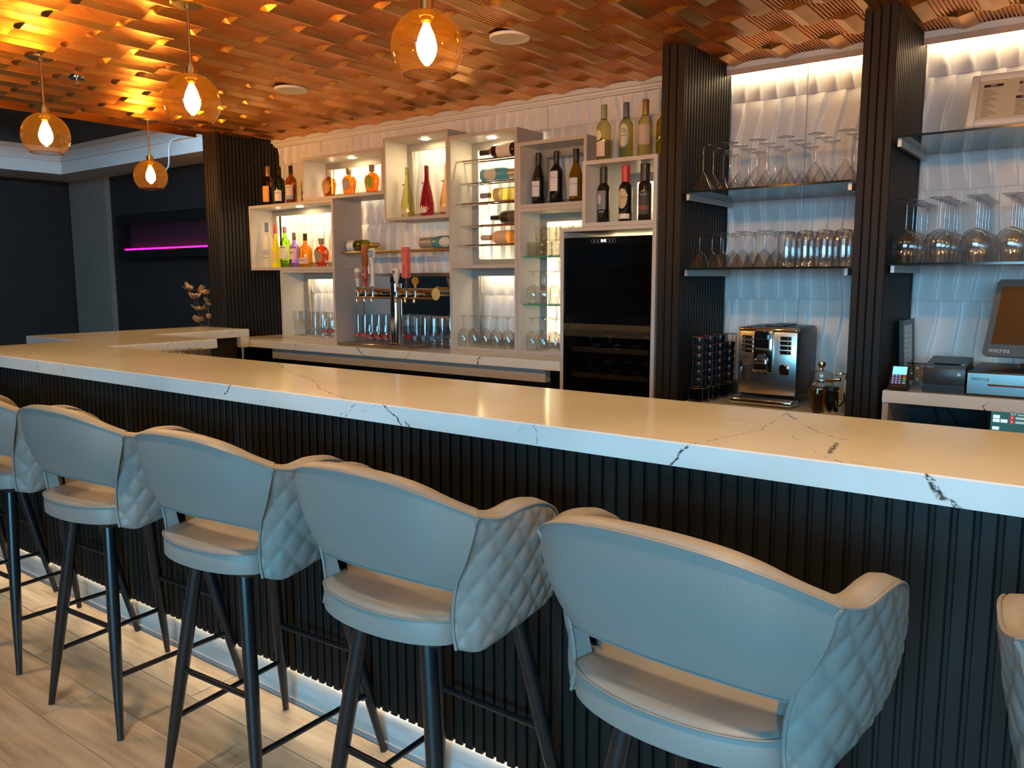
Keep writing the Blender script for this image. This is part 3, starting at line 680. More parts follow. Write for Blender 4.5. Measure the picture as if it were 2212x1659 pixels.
# ================================================================== BOTTLES
def lab_mat(c): return pm('label_%02x%02x%02x' % tuple(int(255*q) for q in c), c, .6)
def gmat(c, k=1.): return thin('tint_%02x%02x%02x' % tuple(int(255*q) for q in c), c, tuple(q*.55 for q in c), .06)
WINEG = pm('dark_bottle_glass', (.004, .005, .004), .06, coat=.4)
def shape(kind, h, w):
    r = w/2
    if kind == 'bordeaux': p = [(0, .004), (r*.86, 0), (r, .006), (r, h*.60), (r*.93, h*.655), (r*.62, h*.71), (r*.40, h*.755), (r*.37, h*.80), (r*.37, h*.995), (0, h)]
    elif kind == 'burgundy': p = [(0, .004), (r*.86, 0), (r, .006), (r, h*.46), (r*.93, h*.54), (r*.70, h*.64), (r*.46, h*.74), (r*.36, h*.82), (r*.36, h*.995), (0, h)]
    elif kind == 'flute': p = [(0, .004), (r*.8, 0), (r*.92, .006), (r, h*.10), (r*.98, h*.25), (r*.80, h*.42), (r*.52, h*.60), (r*.34, h*.72), (r*.30, h*.82), (r*.30, h*.99), (0, h)]
    elif kind == 'spirit': p = [(0, .004), (r*.9, 0), (r, .006), (r, h*.62), (r*.92, h*.67), (r*.55, h*.72), (r*.36, h*.755), (r*.34, h*.83), (r*.34, h*.995), (0, h)]
    elif kind == 'squat': p = [(0, .004), (r*.9, 0), (r, .008), (r, h*.50), (r*.9, h*.58), (r*.5, h*.66), (r*.32, h*.70), (r*.30, h*.80), (r*.30, h*.995), (0, h)]
    elif kind == 'champagne': p = [(0, .004), (r*.86, 0), (r, .006), (r, h*.45), (r*.95, h*.53), (r*.72, h*.66), (r*.46, h*.78), (r*.36, h*.88), (r*.34, h*.99), (0, h)]
    else: p = [(0, .006), (r*.62, 0), (r*.70, .006), (r*.80, h*.14), (r*.94, h*.34), (r, h*.46), (r*.96, h*.57), (r*.74, h*.68), (r*.34, h*.735), (r*.18, h*.76), (r*.17, h*.84), (r*.17, h*.99), (0, h)]
    return p
def rad_at(p, z):
    for (r0, z0), (r1, z1) in zip(p[1:-1], p[2:]):
        if z0 <= z <= z1 and z1 > z0: return lerp(r0, r1, (z-z0)/(z1-z0))
    return p[2][0]
def bottle(label, loc, h, w, kind, glass, cap, patches=(), words=(), rot=None, sy=1., name='bottle', cat='bottle', capf=.2, group=None):
    t = thing(name, label, cat, loc, group=group); p = shape(kind, h, w)
    MB().lathe(p, 22, sy=sy).obj('glass_body', glass, t, ang=60)
    if cap:
        cm_, ck = cap; z0 = h*(1-capf); r0 = rad_at(p, z0+.001)*1.1
        if kind == 'crown': MB().lathe([(0, z0), (w*.125, z0), (w*.135, z0+.004), (w*.135, h*.90), (w*.15, h*.905), (w*.15, h+.002), (0, h+.003)], 16).obj('stopper', cm_, t)
        else: MB().lathe([(0, z0), (r0, z0), (r0, h), (r0*.85, h+.003), (0, h+.003)], 16).obj('capsule', cm_, t)
    for (z0, z1, ha, mat, *rest_) in patches:
        n_ = 10; ctr = rest_[0] if rest_ else -PI/2+.25; oval = len(rest_) > 1
        pts = []
        for i in range(n_+1):
            a = ctr+lerp(-ha, ha, i/n_); col = []
            f = math.sqrt(max(0, 1-(2*i/n_-1)**2)) if oval else 1.
            f = max(f, .05)
            for j in range(5):
                zz = lerp((z0+z1)/2*h-(z1-z0)/2*h*f, (z0+z1)/2*h+(z1-z0)/2*h*f, j/4); rr = rad_at(p, zz)+.0009
                col.append((rr*math.cos(a), rr*math.sin(a)*sy-(.0004 if sy < 1 else 0), zz))
            pts.append(col)
        lb = MB().grid(pts).obj('paper_label', mat, t, ang=60)
    for (s, size, zf, mat) in words:
        rr = rad_at(p, zf*h)+.0016; a = -PI/2+.25
        text(t, s, size, (rr*math.cos(a), rr*math.sin(a)*sy, zf*h), mat, rot=(PI/2, 0, .25), align='CENTER')
    if rot: t.rotation_euler = rot
    return t
INK = pm('dark_ink', (.03, .03, .035), .6)
CREAM, PALE, GREYL = lab_mat((.78, .72, .60)), lab_mat((.80, .76, .74)), lab_mat((.42, .40, .44))
AMB = gmat((.92, .42, .06)); AMB2 = gmat((.95, .55, .10)); RED = gmat((.90, .22, .03)); CLEAR = thin('clear_bottle', (.95, .95, .92), (.55, .55, .5), .08)
WHITEW = gmat((.90, .86, .50)); YEL = gmat((.98, .80, .03)); GRN = gmat((.42, .62, .05)); PUR = gmat((.62, .45, .95))
BLK, REDC, GOLD, BLUEC = pm('black_foil', (.012, .012, .012), .35), pm('red_foil', (.55, .02, .03), .35), pm('gold_foil', (.50, .34, .12), .35, metal=.6), pm('blue_foil', (.10, .14, .28), .4)
CORK = pm('cork_stop', (.34, .26, .16), .6)
# on top of the spirits box
zt = 1.9455
bottle('whisky bottle with tan capsule and glowing amber liquid beside the dark column', (-5.075, 3.80, zt), .284, .078, 'spirit', gmat((.55, .30, .04)), (GOLD, 1), [(.10, .50, .8, lab_mat((.75, .42, .10)))], capf=.25)
bottle('dark green whisky bottle with white label on the spirits box', (-4.94, 3.80, zt), .268, .076, 'spirit', pm('green_black_glass', (.004, .012, .005), .06), (BLK, 1), [(.10, .38, .95, PALE)], [('SINGLE MALT', .009, .31, INK)])
bottle('whisky bottle with black cap and two-tone pink and blue label', (-4.81, 3.80, zt), .265, .076, 'bordeaux', gmat((.80, .42, .10)), (BLK, 1), [(.22, .50, .95, lab_mat((.74, .60, .56))), (.12, .22, .95, lab_mat((.30, .42, .62)))], [('MALT', .011, .42, INK)])
bottle('small black bottle with gold base tucked beside the whisky box', (-4.715, 3.84, zt), .135, .042, 'spirit', WINEG, (GOLD, 1), [(.04, .14, .9, GOLD)])
# spirits box
zs = 1.498
bottle('frosted vodka bottle with blue-black cap in the spirits box', (-5.098, 3.79, zs), .326, .070, 'bordeaux', pm('frosted_glass', (.72, .70, .62), .55), (BLUEC, 1), [(.28, .40, 1., lab_mat((.45, .52, .66)))], [('VODKA', .012, .22, INK)])
bottle('bright yellow liqueur bottle with red cap', (-4.996, 3.79, zs), .306, .068, 'flute', pm('yellow_liqueur_glow', (.90, .68, .01), .15, emit=(.9, .62, .0), estr=.12), (REDC, 1), [(.10, .38, .9, lab_mat((.80, .58, .18)), -PI/2+.25)])  # faint emission in the yellow imitates light shining through the liqueur
bottle('green whiskey bottle with cream label in the spirits box', (-4.890, 3.79, zs), .288, .076, 'spirit', GRN, (pm('bronze_cap', (.25, .12, .08), .4), 1), [(.21, .54, 1.0, CREAM), (.13, .16, 1.0, INK)], [('JAMESON', .0135, .49, INK), ('J J', .012, .38, INK)], capf=.14)
bottle('purple gin bottle with brown stopper', (-4.785, 3.79, zs), .243, .078, 'squat', PUR, (pm('brown_stop', (.12, .08, .06), .5), 1), [(.23, .62, .95, lab_mat((.80, .62, .56)))], [('GIN', .014, .42, INK)], capf=.2)
bottle('round amber bourbon bottle with black stopper', (-4.665, 3.79, zs), .232, .094, 'squat', AMB2, (BLK, 1), [(.10, .28, .95, lab_mat((.80, .60, .50)))], [('BOURBON', .009, .19, INK)], capf=.2)
CROWNG = RED
bottle('squat red-amber whisky bottle with oval crest, rightmost large one in the spirits box', (-4.505, 3.80, zs), .194, .136, 'crown', RED, (CORK, 1), [(.16, .60, .62, lab_mat((.30, .27, .18)), -PI/2, 1)], [('V', .02, .44, GOLD)], sy=.5, capf=.2)
bottle('small clear glass bottle in the right corner of the spirits box', (-4.395, 3.745, zs), .11, .05, 'squat', CLEAR, (pm('clear_stop', (.6, .6, .55), .2), 1))
# three squat whiskies
for x, g, lc, lab in ((-4.405, AMB, (.55, .27, .10), 'squat amber whisky bottle with brown crest, left of three'), (-4.205, AMB, (.38, .36, .40), 'squat amber whisky bottle with grey crest, middle of three'), (-3.985, gmat((.80, .34, .04)), (.24, .36, .03), 'squat amber whisky bottle with green crest, right of three')):
    bottle(lab, (x, 3.80, 1.9655), .183, .128, 'crown', g, (CORK, 1), [(.16, .64, .68, GOLD, -PI/2, 1), (.19, .61, .62, lab_mat(lc), -PI/2, 1)], sy=.5, capf=.22)
# flute bottles
for x, g, lab, bl in ((-3.665, WHITEW, 'slender clear bottle of pale yellow wine in the tall box', lab_mat((.75, .55, .36))), (-3.50, pm('ruby_wine', (.30, .004, .02), .08), 'slender bottle of ruby red wine in the tall box', lab_mat((.80, .66, .58))), (-3.335, gmat((.98, .70, .42)), 'slender bottle of pale pink wine at the right of the tall box', lab_mat((.82, .50, .32)))):
    b = bottle(lab, (x, 3.80, 1.7955), .312, .088, 'flute', g, (CLEAR, 1), [(.07, .17, .75, bl, -PI/2-.2)], capf=.14)
    MB().lathe([(0, -.005), (.009, -.004), (.010, .004), (0, .006)], 12).obj('seal', lab_mat((.45, .36, .24)), b, (-.012, -.021, .205))
# lying bottles in the tower
def lying(label, x, y, z, left, h, w, kind, g, cap, patches, capf=.22):
    return bottle(label, (x, y, z), h, w, kind, g, cap, patches, rot=(0, (-PI/2 if left else PI/2), 0), capf=capf)
up = PI+.6                                                            # patch direction that faces the room once lying down neck left
lying('lying dark red wine bottle with cream label on the topmost rods', -2.775, 3.797, 2.098+.043, True, .29, .078, 'bordeaux', pm('red_wine_glass', (.03, .004, .006), .07), (BLK, 1), [(.18, .52, 1.3, CREAM, -PI/2)])
lying('lying turquoise sparkling wine bottle with round label', -3.08, 3.836, 1.973+.043, False, .30, .080, 'champagne', pm('turquoise_glass', (.12, .42, .50), .2), (pm('silver_foil', (.55, .52, .48), .35, metal=.5), 1), [(.12, .42, .95, lab_mat((.72, .70, .62)), -PI/2, 1)], capf=.32)
lying('lying pale gold wine bottle with dimpled glass and grey capsule', -2.775, 3.793, 1.852+.043, True, .285, .076, 'bordeaux', gmat((.93, .85, .42)), (pm('grey_foil', (.30, .29, .27), .4), 1), [(.45, .60, 1.2, lab_mat((.70, .52, .28)), -PI/2)])
lying('lying black wine bottle with dark label, fourth rods down', -2.775, 3.836, 1.725+.043, True, .24, .076, 'bordeaux', pm('mottled_black_glass', (.012, .011, .008), .35, bump=.4, scale=200), (BLK, 1), [(.10, .42, 1.2, lab_mat((.10, .085, .06)), -PI/2)])
lying('lying rose wine bottle with pink capsule on the lowest rods', -2.775, 3.806, 1.610+.043, True, .29, .076, 'bordeaux', gmat((.98, .66, .34)), (pm('pink_foil', (.72, .50, .42), .4), 1), [(.30, .62, 1.2, lab_mat((.76, .50, .28)), -PI/2)])
lying('lying green wine bottle with white label on the rail behind the taps', -4.235, 3.805, 1.59+.045, False, .29, .076, 'bordeaux', gmat((.55, .58, .10)), (GOLD, 1), [(.06, .30, 1.2, PALE, -PI/2)])
lying('lying teal sparkling bottle with foil neck at the right of the tap rail', -3.262, 3.805, 1.59+.046, True, .29, .080, 'champagne', pm('teal_glass', (.10, .30, .32), .2), (MATS['silver_foil'], 1), [(.10, .38, .9, lab_mat((.72, .70, .62)), -PI/2, 1)], capf=.36)
# dark wines
for x, k, g, lab, z0, z1 in ((-2.655, 'burgundy', WINEG, 'sloped-shoulder dark wine bottle at the left of the trio by the tower', .16, .46), (-2.535, 'bordeaux', WINEG, 'square-shouldered dark wine bottle with tall white label, middle of the trio', .24, .62), (-2.408, 'burgundy', gmat((.62, .42, .03)), 'olive-gold wine bottle with white label at the right of the trio', .12, .46)):
    bottle(lab, (x, 3.80, 1.8195), .282, .074, k, g, (BLK, 1), [(z0, z1, .85, PALE, -PI/2-.1)], [('MAC & PEYTON', .0065, z0+(z1-z0)*.66, INK)], capf=.24)
zt = 1.9805
bottle('white wine bottle with green capsule and watercolour label on the right box', (-2.105, 3.575, zt), .275, .071, 'bordeaux', WHITEW, (pm('sage_foil', (.35, .36, .24), .4), 1), [(.38, .56, .55, lab_mat((.80, .70, .45)), -PI/2-.35, 1), (.10, .36, .85, lab_mat((.78, .60, .50)), -PI/2-.2)], capf=.24)
bottle('white wine bottle with grey-blue cap and ornate shield label', (-1.995, 3.60, zt), .276, .069, 'bordeaux', gmat((.86, .84, .40)), (pm('slate_foil', (.14, .17, .24), .4), 1), [(.22, .66, .85, lab_mat((.28, .34, .30)), -PI/2+.1, 1), (.25, .63, .76, lab_mat((.70, .64, .46)), -PI/2+.1, 1)], [('MASI', .010, .50, INK), ('MODELLO', .008, .43, INK)], capf=.25)
bottle('white wine bottle with bronze capsule and square tan label', (-1.890, 3.60, zt), .277, .071, 'bordeaux', gmat((.92, .86, .52)), (GOLD, 1), [(.24, .58, .85, lab_mat((.55, .42, .32)))], capf=.25)
bottle('olive bottle half hidden behind the slatted column', (-1.795, 3.60, zt), .26, .066, 'bordeaux', gmat((.62, .55, .05)), (BLK, 1))
zt = 1.6835
bottle('dark wine bottle with black and white picture label above the fridge', (-2.085, 3.545, zt), .268, .064, 'bordeaux', WINEG, (BLK, 1), [(.24, .58, .95, lab_mat((.20, .19, .19)), -PI/2-.1), (.34, .52, .35, lab_mat((.55, .53, .52)), -PI/2-.2, 1)], [('RUN', .012, .20, PALE)], capf=.28)
bottle('dark wine bottle with red capsule and ornate tan label', (-1.97, 3.56, zt), .268, .066, 'bordeaux', WINEG, (REDC, 1), [(.24, .60, .8, lab_mat((.62, .45, .26)), -PI/2-.05, 1), (.06, .15, .9, CREAM)], [('MASI', .010, .44, INK)], capf=.28)
bottle('dark wine bottle with black capsule and red-banded dark label', (-1.865, 3.56, zt), .270, .064, 'bordeaux', WINEG, (BLK, 1), [(.12, .52, .9, lab_mat((.05, .045, .04))), (.20, .27, .8, lab_mat((.35, .07, .05)))], [('WENTE', .009, .46, PALE)], capf=.3)

# ================================================================== GLASSES
def glass_mesh(prof, n=24): return MB().lathe(prof, n).mesh('drinking_glass', GLASS, ang=70)
def stem_glass(name, label, cat, group, bowl, stem, foot, n=24):
    t = thing(name, label, cat, group=group)
    MB().lathe(bowl, n).obj('bowl', GLASS, t, ang=70); MB().lathe(stem, 10).obj('stem', GLASS, t, ang=70); MB().lathe(foot, n).obj('foot', GLASS, t, ang=70)
    MB().tube([(bowl[0][0]*math.cos(2*PI*i/n), bowl[0][0]*math.sin(2*PI*i/n), .0012) for i in range(n)], .0011, 5, closed=True).obj('rim', GLASS, t)
    return t
ORD = ('first', 'second', 'third', 'fourth', 'fifth', 'sixth', 'seventh', 'eighth')
def spread(proto, spots, cols=None, extra=''):
    """spots run left to right, row after row from the front; every copy's label says its row and place"""
    base = proto['label']; cols = cols or len(spots)
    for i, s in enumerate(spots):
        o = proto if i == 0 else dup(proto)
        r, c = divmod(i, cols); rows = -(-len(spots)//cols)
        o.location = s; o['label'] = base+', '+(('front row, ' if r == 0 else ORD[r]+' row, ') if rows > 1 else '')+ORD[c]+' from left'+extra
def jit(a): return random.uniform(-a, a)
# upside-down: z=0 is the rim
martini = stem_glass('martini_glass', 'upside-down martini glass over the coffee machine', 'glass', 'martini glasses on the upper glass shelf', [(.057, 0), (.053, .012), (.011, .082), (.004, .090), (.0006, .092)], [(.0035, .086), (.005, .094), (.0045, .11), (.0038, .16), (.0042, .188), (.0065, .196)], [(.006, .194), (.016, .199), (.034, .2025), (.036, .204), (.034, .206), (.0006, .207)])
spread(martini, [(-1.553+c*.1235+jit(.002), 3.517+r*.1175+jit(.0012), 1.7985) for r in range(4) for c in range(6 if r < 3 else 4)], 6)
cone = stem_glass('cocktail_glass', 'upside-down small cocktail glass over the coffee machine', 'glass', 'cocktail glasses on the lower glass shelf', [(.048, 0), (.045, .012), (.034, .045), (.016, .070), (.005, .078), (.0006, .08)], [(.0035, .076), (.0045, .085), (.004, .13), (.0045, .143), (.007, .150)], [(.006, .149), (.016, .153), (.031, .156), (.032, .1575), (.0006, .16)])
spread(cone, [(-1.556+c*.1005+jit(.001)+r*.008, 3.51+r*.12+jit(.004), 1.4585) for r in range(4) for c in range(4)], 4)
tum = put('tumbler', glass_mesh([(.035, 0), (.036, .004), (.0375, .06), (.037, .115), (.034, .138), (.026, .150), (.012, .152), (.0006, .146)])); tag(tum, 'upside-down stemless tumbler over the coffee machine', 'glass', 'tumblers on the lower glass shelf')
spread(tum, [(-1.158+c*.0775, 3.505+r*.085, 1.4585) for r in range(4) for c in range(4)], 4)
big = stem_glass('wine_glass', 'upside-down large wine glass above the till', 'glass', 'large wine glasses above the till', [(.037, 0), (.043, .03), (.0485, .065), (.047, .092), (.038, .112), (.02, .124), (.006, .129), (.0006, .13)], [(.0035, .126), (.0055, .136), (.0042, .16), (.0038, .22), (.005, .232), (.0075, .24)], [(.006, .238), (.018, .243), (.038, .247), (.040, .249), (.0006, .252)])
spread(big, [(-.695+c*.118+jit(.003), 3.52+r*.098+jit(.003), 1.4685) for r in range(5) for c in range(5)], 5)
def wine(name, label, group): return stem_glass(name, label, 'glass', group, [(.029, 0), (.034, .03), (.0365, .055), (.034, .08), (.024, .098), (.010, .106), (.0006, .108)], [(.0035, .104), (.005, .112), (.0038, .13), (.0038, .165), (.007, .176)], [(.006, .175), (.016, .179), (.031, .182), (.032, .184), (.0006, .186)], 20)
spread(wine('wine_glass', 'upside-down wine glass in the tallest tower', 'wine glasses in the tower foot'), [(-3.175+c*.085+(r % 2)*.02, 3.755+r*.078, 1.008) for r in range(2) for c in range(5)], 5)
spread(wine('wine_glass', 'upside-down wine glass on the floor of the glass tower', 'wine glasses on the tower floor'), [(-2.672+c*.078+(r % 2)*.01, 3.765+r*.078, 1.008) for r in range(2) for c in range(5)], 5)
spread(wine('wine_glass', 'upside-down wine glass on the lower green-edged shelf', 'wine glasses on the lower tower shelf'), [(-2.672+c*.078+(r % 2)*.01, 3.775+r*.078, 1.2705) for r in range(2) for c in range(5)], 5)
CUT = thin('cut_crystal', (.92, .92, .88), (.5, .5, .46), .16, rough=.08)
cutp = MB()
NR = 20; rows_ = []
for j in range(9):
    z = j*.01; rows_.append([((.036+.0022*((i+j) % 2))*math.cos(2*PI*(i+j*.5)/NR), (.036+.0022*((i+j) % 2))*math.sin(2*PI*(i+j*.5)/NR), z) for i in range(NR)])
cutp.grid([[rows_[j][i] for j in range(9)] for i in range(NR)], closed_u=True); cutp.add([(p[0]*.98, p[1]*.98, .006) for p in rows_[0]], [tuple(range(NR))])
rocks = put('rocks_glass', cutp.mesh('rocks_glass', CUT, smooth=False)); tag(rocks, 'cut-crystal rocks glass on the top tower shelf', 'glass', 'crystal rocks glasses in the glass tower')
r2 = dup(rocks)
spread(rocks, [(-2.672+c*.081, 3.78+r*.08, 1.5375) for r in range(2) for c in range(5)], 5, ', lower layer')
spread(r2, [(-2.62+c*.081, 3.785+r*.08, 1.619) for r in range(2) for c in range(4)], 4, ', upper layer')
# beer glasses with printed emblems
EMR, EMB_ = pm('red_emblem', (.62, .05, .04), .4), pm('blue_emblem', (.16, .28, .50), .4)
def beer(name, label, group, prof, emblem=None, ze=.05, band=False):
    t = thing(name, label, 'glass', group=group)
    MB().lathe(prof, 18).obj('glass_body', GLASS, t, ang=70)
    if emblem:
        pts = []; r = rad_at([(0, 0)]+prof+[(0, 1)], ze)+.0006; R = .013 if not band else .011
        for i in range(13):
            f = 2*i/12-1; a = -PI/2+.35+f*(R/r if not band else 1.1); hh = math.sqrt(max(0, 1-f*f))*R*1.15 if not band else R*.8
            pts.append([(r*math.cos(a), r*math.sin(a), ze+s*max(hh, .0006)) for s in (-1, -.3, .3, 1)])
        MB().grid(pts).obj('emblem', emblem, t)
    return t
PINT = [(.0005, .008), (.022, .006), (.025, .0), (.0255, .01), (.028, .09), (.031, .178), (.0315, .182)]
TULIP = [(.0005, .008), (.020, .006), (.024, 0), (.025, .01), (.024, .02), (.030, .055), (.0315, .08), (.027, .115), (.0265, .135), (.029, .14)]
PILS = [(.0005, .006), (.027, .0), (.028, .004), (.016, .012), (.013, .02), (.018, .05), (.025, .12), (.0285, .172), (.029, .178)]
ZB = 1.0078
spread(beer('pilsner_glass', 'footed pilsner glass in the low box', 'pilsner glasses in the low box', PILS), [(-4.76+c*.068, 3.77+r*.07, ZB) for r in range(2) for c in range(2)], 2)
spread(beer('pint_glass', 'blue emblem beer glass in the low box', 'blue emblem glasses in the low box', [(r*1.05, z*.95) for r, z in PINT], EMB_, .05), [(-4.59+c*.078, 3.79+r*.075, ZB) for r in range(2) for c in range(2)], 2)
spread(beer('tulip_glass', 'curved red emblem beer glass in the low box', 'red emblem glasses in the low box', TULIP, EMR, .045), [(-4.44+c*.075, 3.76+r*.075, ZB) for r in range(2) for c in range(2)], 2)
ZB = .9885
spread(beer('pint_glass', 'tall red-banded beer glass behind the taps', 'red banded glasses behind the taps', PINT, EMR, .045, True), [(-4.20+c*.068, 3.84+r*.066, ZB) for r in range(2) for c in range(8)], 8)
spread(beer('tulip_glass', 'short curved red emblem beer glass behind the taps', 'red emblem glasses behind the taps', TULIP, EMR, .045), [(-4.0+c*.075, 3.765, ZB) for c in range(5)])
spread(beer('pint_glass', 'blue emblem beer glass right of the taps', 'blue emblem glasses behind the taps', [(r*1.05, z*.98) for r, z in PINT], EMB_, .05), [(-3.60+c*.072, 3.79+r*.075, ZB) for r in range(2) for c in range(3)], 3)
spread(beer('pilsner_glass', 'footed pilsner glass right of the taps', 'pilsner glasses behind the taps', PILS), [(-3.40+c*.064, 3.74+r*.07, ZB) for r in range(2) for c in range(3)], 3)

# glass shelves with aluminium brackets
def gshelf(label, x0, x1, z, brx):
    t = thing('glass_shelf', label, 'shelf', ((x0+x1)/2, 3.71, z), group='glass shelves between the columns'); h = (x1-x0)/2
    MB().box(-h, h, -.27, .28, 0, .0085).obj('pane', SHELFG, t, smooth=False)
    MB().box(-h, h, -.2712, -.27, 0, .0085).obj('front_edge', pm('dark_glass_edge', (.012, .02, .018), .12), t, smooth=False)
    for s in ((-1, 1) if brx else (-1,)):
        b = MB().box(s*(h-.001)-(.014 if s > 0 else 0), s*(h-.001)+(.014 if s < 0 else 0), -.235, .27, -.028, -.0005).obj('bracket', pm('aluminium', (.55, .55, .54), .35, metal=.8), t, smooth=False)
        for y in (-.2, -.05, .2): MB().cyl((s*(h-.014), y, -.015), (s*(h-.0155), y, -.015), .004, n=8).obj('screw', STEEL, b)
gshelf('upper glass shelf of martini glasses over the coffee machine', -1.612, -.896, 1.79, True)
gshelf('lower glass shelf of cocktail glasses and tumblers over the coffee machine', -1.612, -.896, 1.45, True)
gshelf('upper glass shelf above the till holding the framed menu', -.737, .45, 1.942, False)
gshelf('lower glass shelf above the till holding large wine glasses', -.737, .45, 1.46, False)
# ================================================================== WINE FRIDGE
wfz = thing('wine_fridge', 'tall black glass-door wine fridge in the greige surround', 'fridge', (-2.0175, 3.70, 0))
def W(nm, m, mat, par=None, **k): m.v = [(x+2.0175, y-3.70, z) for x, y, z in m.v]; return m.obj(nm, mat, par or wfz, **k)
W('body', MB().box(-2.262, -2.244, 3.50, 3.90, .02, 1.61).box(-1.791, -1.773, 3.50, 3.90, .02, 1.61).box(-2.262, -1.773, 3.88, 3.90, .02, 1.61).box(-2.262, -1.773, 3.50, 3.90, 1.592, 1.61).box(-2.262, -1.773, 3.50, 3.90, .02, .05).box(-2.244, -1.791, 3.50, 3.88, 1.245, 1.285), PLASTIC, smooth=False)
dr = W('door', MB().box(-2.262, -1.773, 3.468, 3.498, .02, .06).box(-2.262, -2.250, 3.468, 3.498, .06, 1.235).box(-1.785, -1.773, 3.468, 3.498, .06, 1.235).box(-2.262, -1.773, 3.468, 3.498, 1.235, 1.295).box(-2.262, -2.242, 3.468, 3.498, 1.295, 1.575).box(-1.800, -1.773, 3.468, 3.498, 1.295, 1.575).box(-2.262, -1.773, 3.468, 3.498, 1.575, 1.613), PLASTIC, smooth=False)
DG = thin('fridge_glass', (.50, .50, .52), (.10, .10, .11), .13)
W('door_glass', MB().box(-2.262, -1.773, 3.463, 3.4675, .02, 1.613), DG, dr, smooth=False)
cpn = W('control_panel', MB().tube([(-2.035+.066*s*c, 3.4622, 1.594+.0085*q) for s, c, q in ((-1, 1, -1), (1, 1, -1), (1, 1.06, 0), (1, 1, 1), (-1, 1, 1), (-1, 1.06, 0))], .0007, 6, closed=True), pm('grey_print', (.3, .3, .32), .4), dr)
W('display_digits', MB().box(-2.047, -2.037, 3.4618, 3.4626, 1.589, 1.600).box(-2.031, -2.021, 3.4618, 3.4626, 1.589, 1.600), em('white_display', (.85, .92, 1.), 5.), cpn, smooth=False)
for k, x in enumerate((-2.085, -2.065, -2.000, -1.982)): W('icon', MB().box(x-.003, x+.003, 3.4620, 3.4626, 1.591, 1.597), MATS['grey_print'], cpn, smooth=False)
for z in (1.05, .92, .80, .68, 1.36, 1.45):
    sh_ = MB()
    for i in range(9): sh_.cyl((-2.24, 3.53+i*.04, z), (-1.795, 3.53+i*.04, z), .0025, n=6)
    W('wire_shelf', sh_, CHROME)
W('shelf_front', MB().box(-2.243, -1.792, 3.515, 3.53, 1.042, 1.065), pm('beech_strip', (.45, .30, .16), .5)); W('shelf_front', MB().box(-2.243, -1.792, 3.515, 3.53, .912, .935), MATS['beech_strip'])
wl = W('interior_light', MB().box(-2.2, -1.83, 3.52, 3.53, 1.2395, 1.2445), em('fridge_light', (1., .95, .9), 22.), smooth=False)
n_ = 0
for z, lab in ((1.0525, 'upper'), (.9225, 'lower')):
    for i in range(4):
        o = bottle(('first', 'second', 'third', 'fourth')[i]+' lying bottle from the left on the '+lab+' lit shelf of the wine fridge', (-2.19+i*.115, 3.56, z+.041), .28, .074, 'bordeaux', WINEG if i % 2 else gmat((.3, .34, .05)), (PALE if i % 3 else BLK, 1), [(.1, .4, 1.2, PALE, PI/2)], rot=(-PI/2, 0, 0), group='bottles lying in the wine fridge')

# ================================================================== BEER TAPS
tp = thing('beer_tap_tower', 'polished steel T-shaped beer tower with six taps on the back counter', 'beer tower', (-3.585, 3.63, .988))
def TP(nm, m, mat, par=None, **k): m.v = [(x+3.585, y-3.63, z-.988) for x, y, z in m.v]; return m.obj(nm, mat, par or tp, **k)
tray = TP('drip_tray', MB().rbox(-4.08, -3.44, 3.545, 3.73, .9885, 1.004, .003, 1), STEEL)
gr_ = MB()
for i in range(24): x = -4.05+i*.0255; gr_.box(x, x+.016, 3.56, 3.715, 1.0042, 1.0062)
TP('grate', gr_, STEEL, tray, smooth=False)
TP('column', MB().lathe([(0, 1.3855), (.036, 1.3855), (.038, 1.383), (.038, 1.02), (.048, 1.016), (.048, 1.004)], 28, (-3.585, 3.60, 0)), CHROME)
xb = MB().cyl((-3.905, 3.60, 1.322), (-3.262, 3.60, 1.322), .034, n=28)
TP('crossbar', xb, pm('polished_brass_steel', (.62, .52, .36), .12, metal=1.))
for x in (-3.908, -3.259): TP('end_cap', MB().cyl((x-.004, 3.60, 1.322), (x+.004, 3.60, 1.322), .0365, n=28), BRASS)
REDH, PINKH, CER = pm('red_handle', (.42, .06, .03), .3), pm('coral_handle', (.80, .16, .13), .4), pm('ivory_handle', (.74, .70, .62), .3)
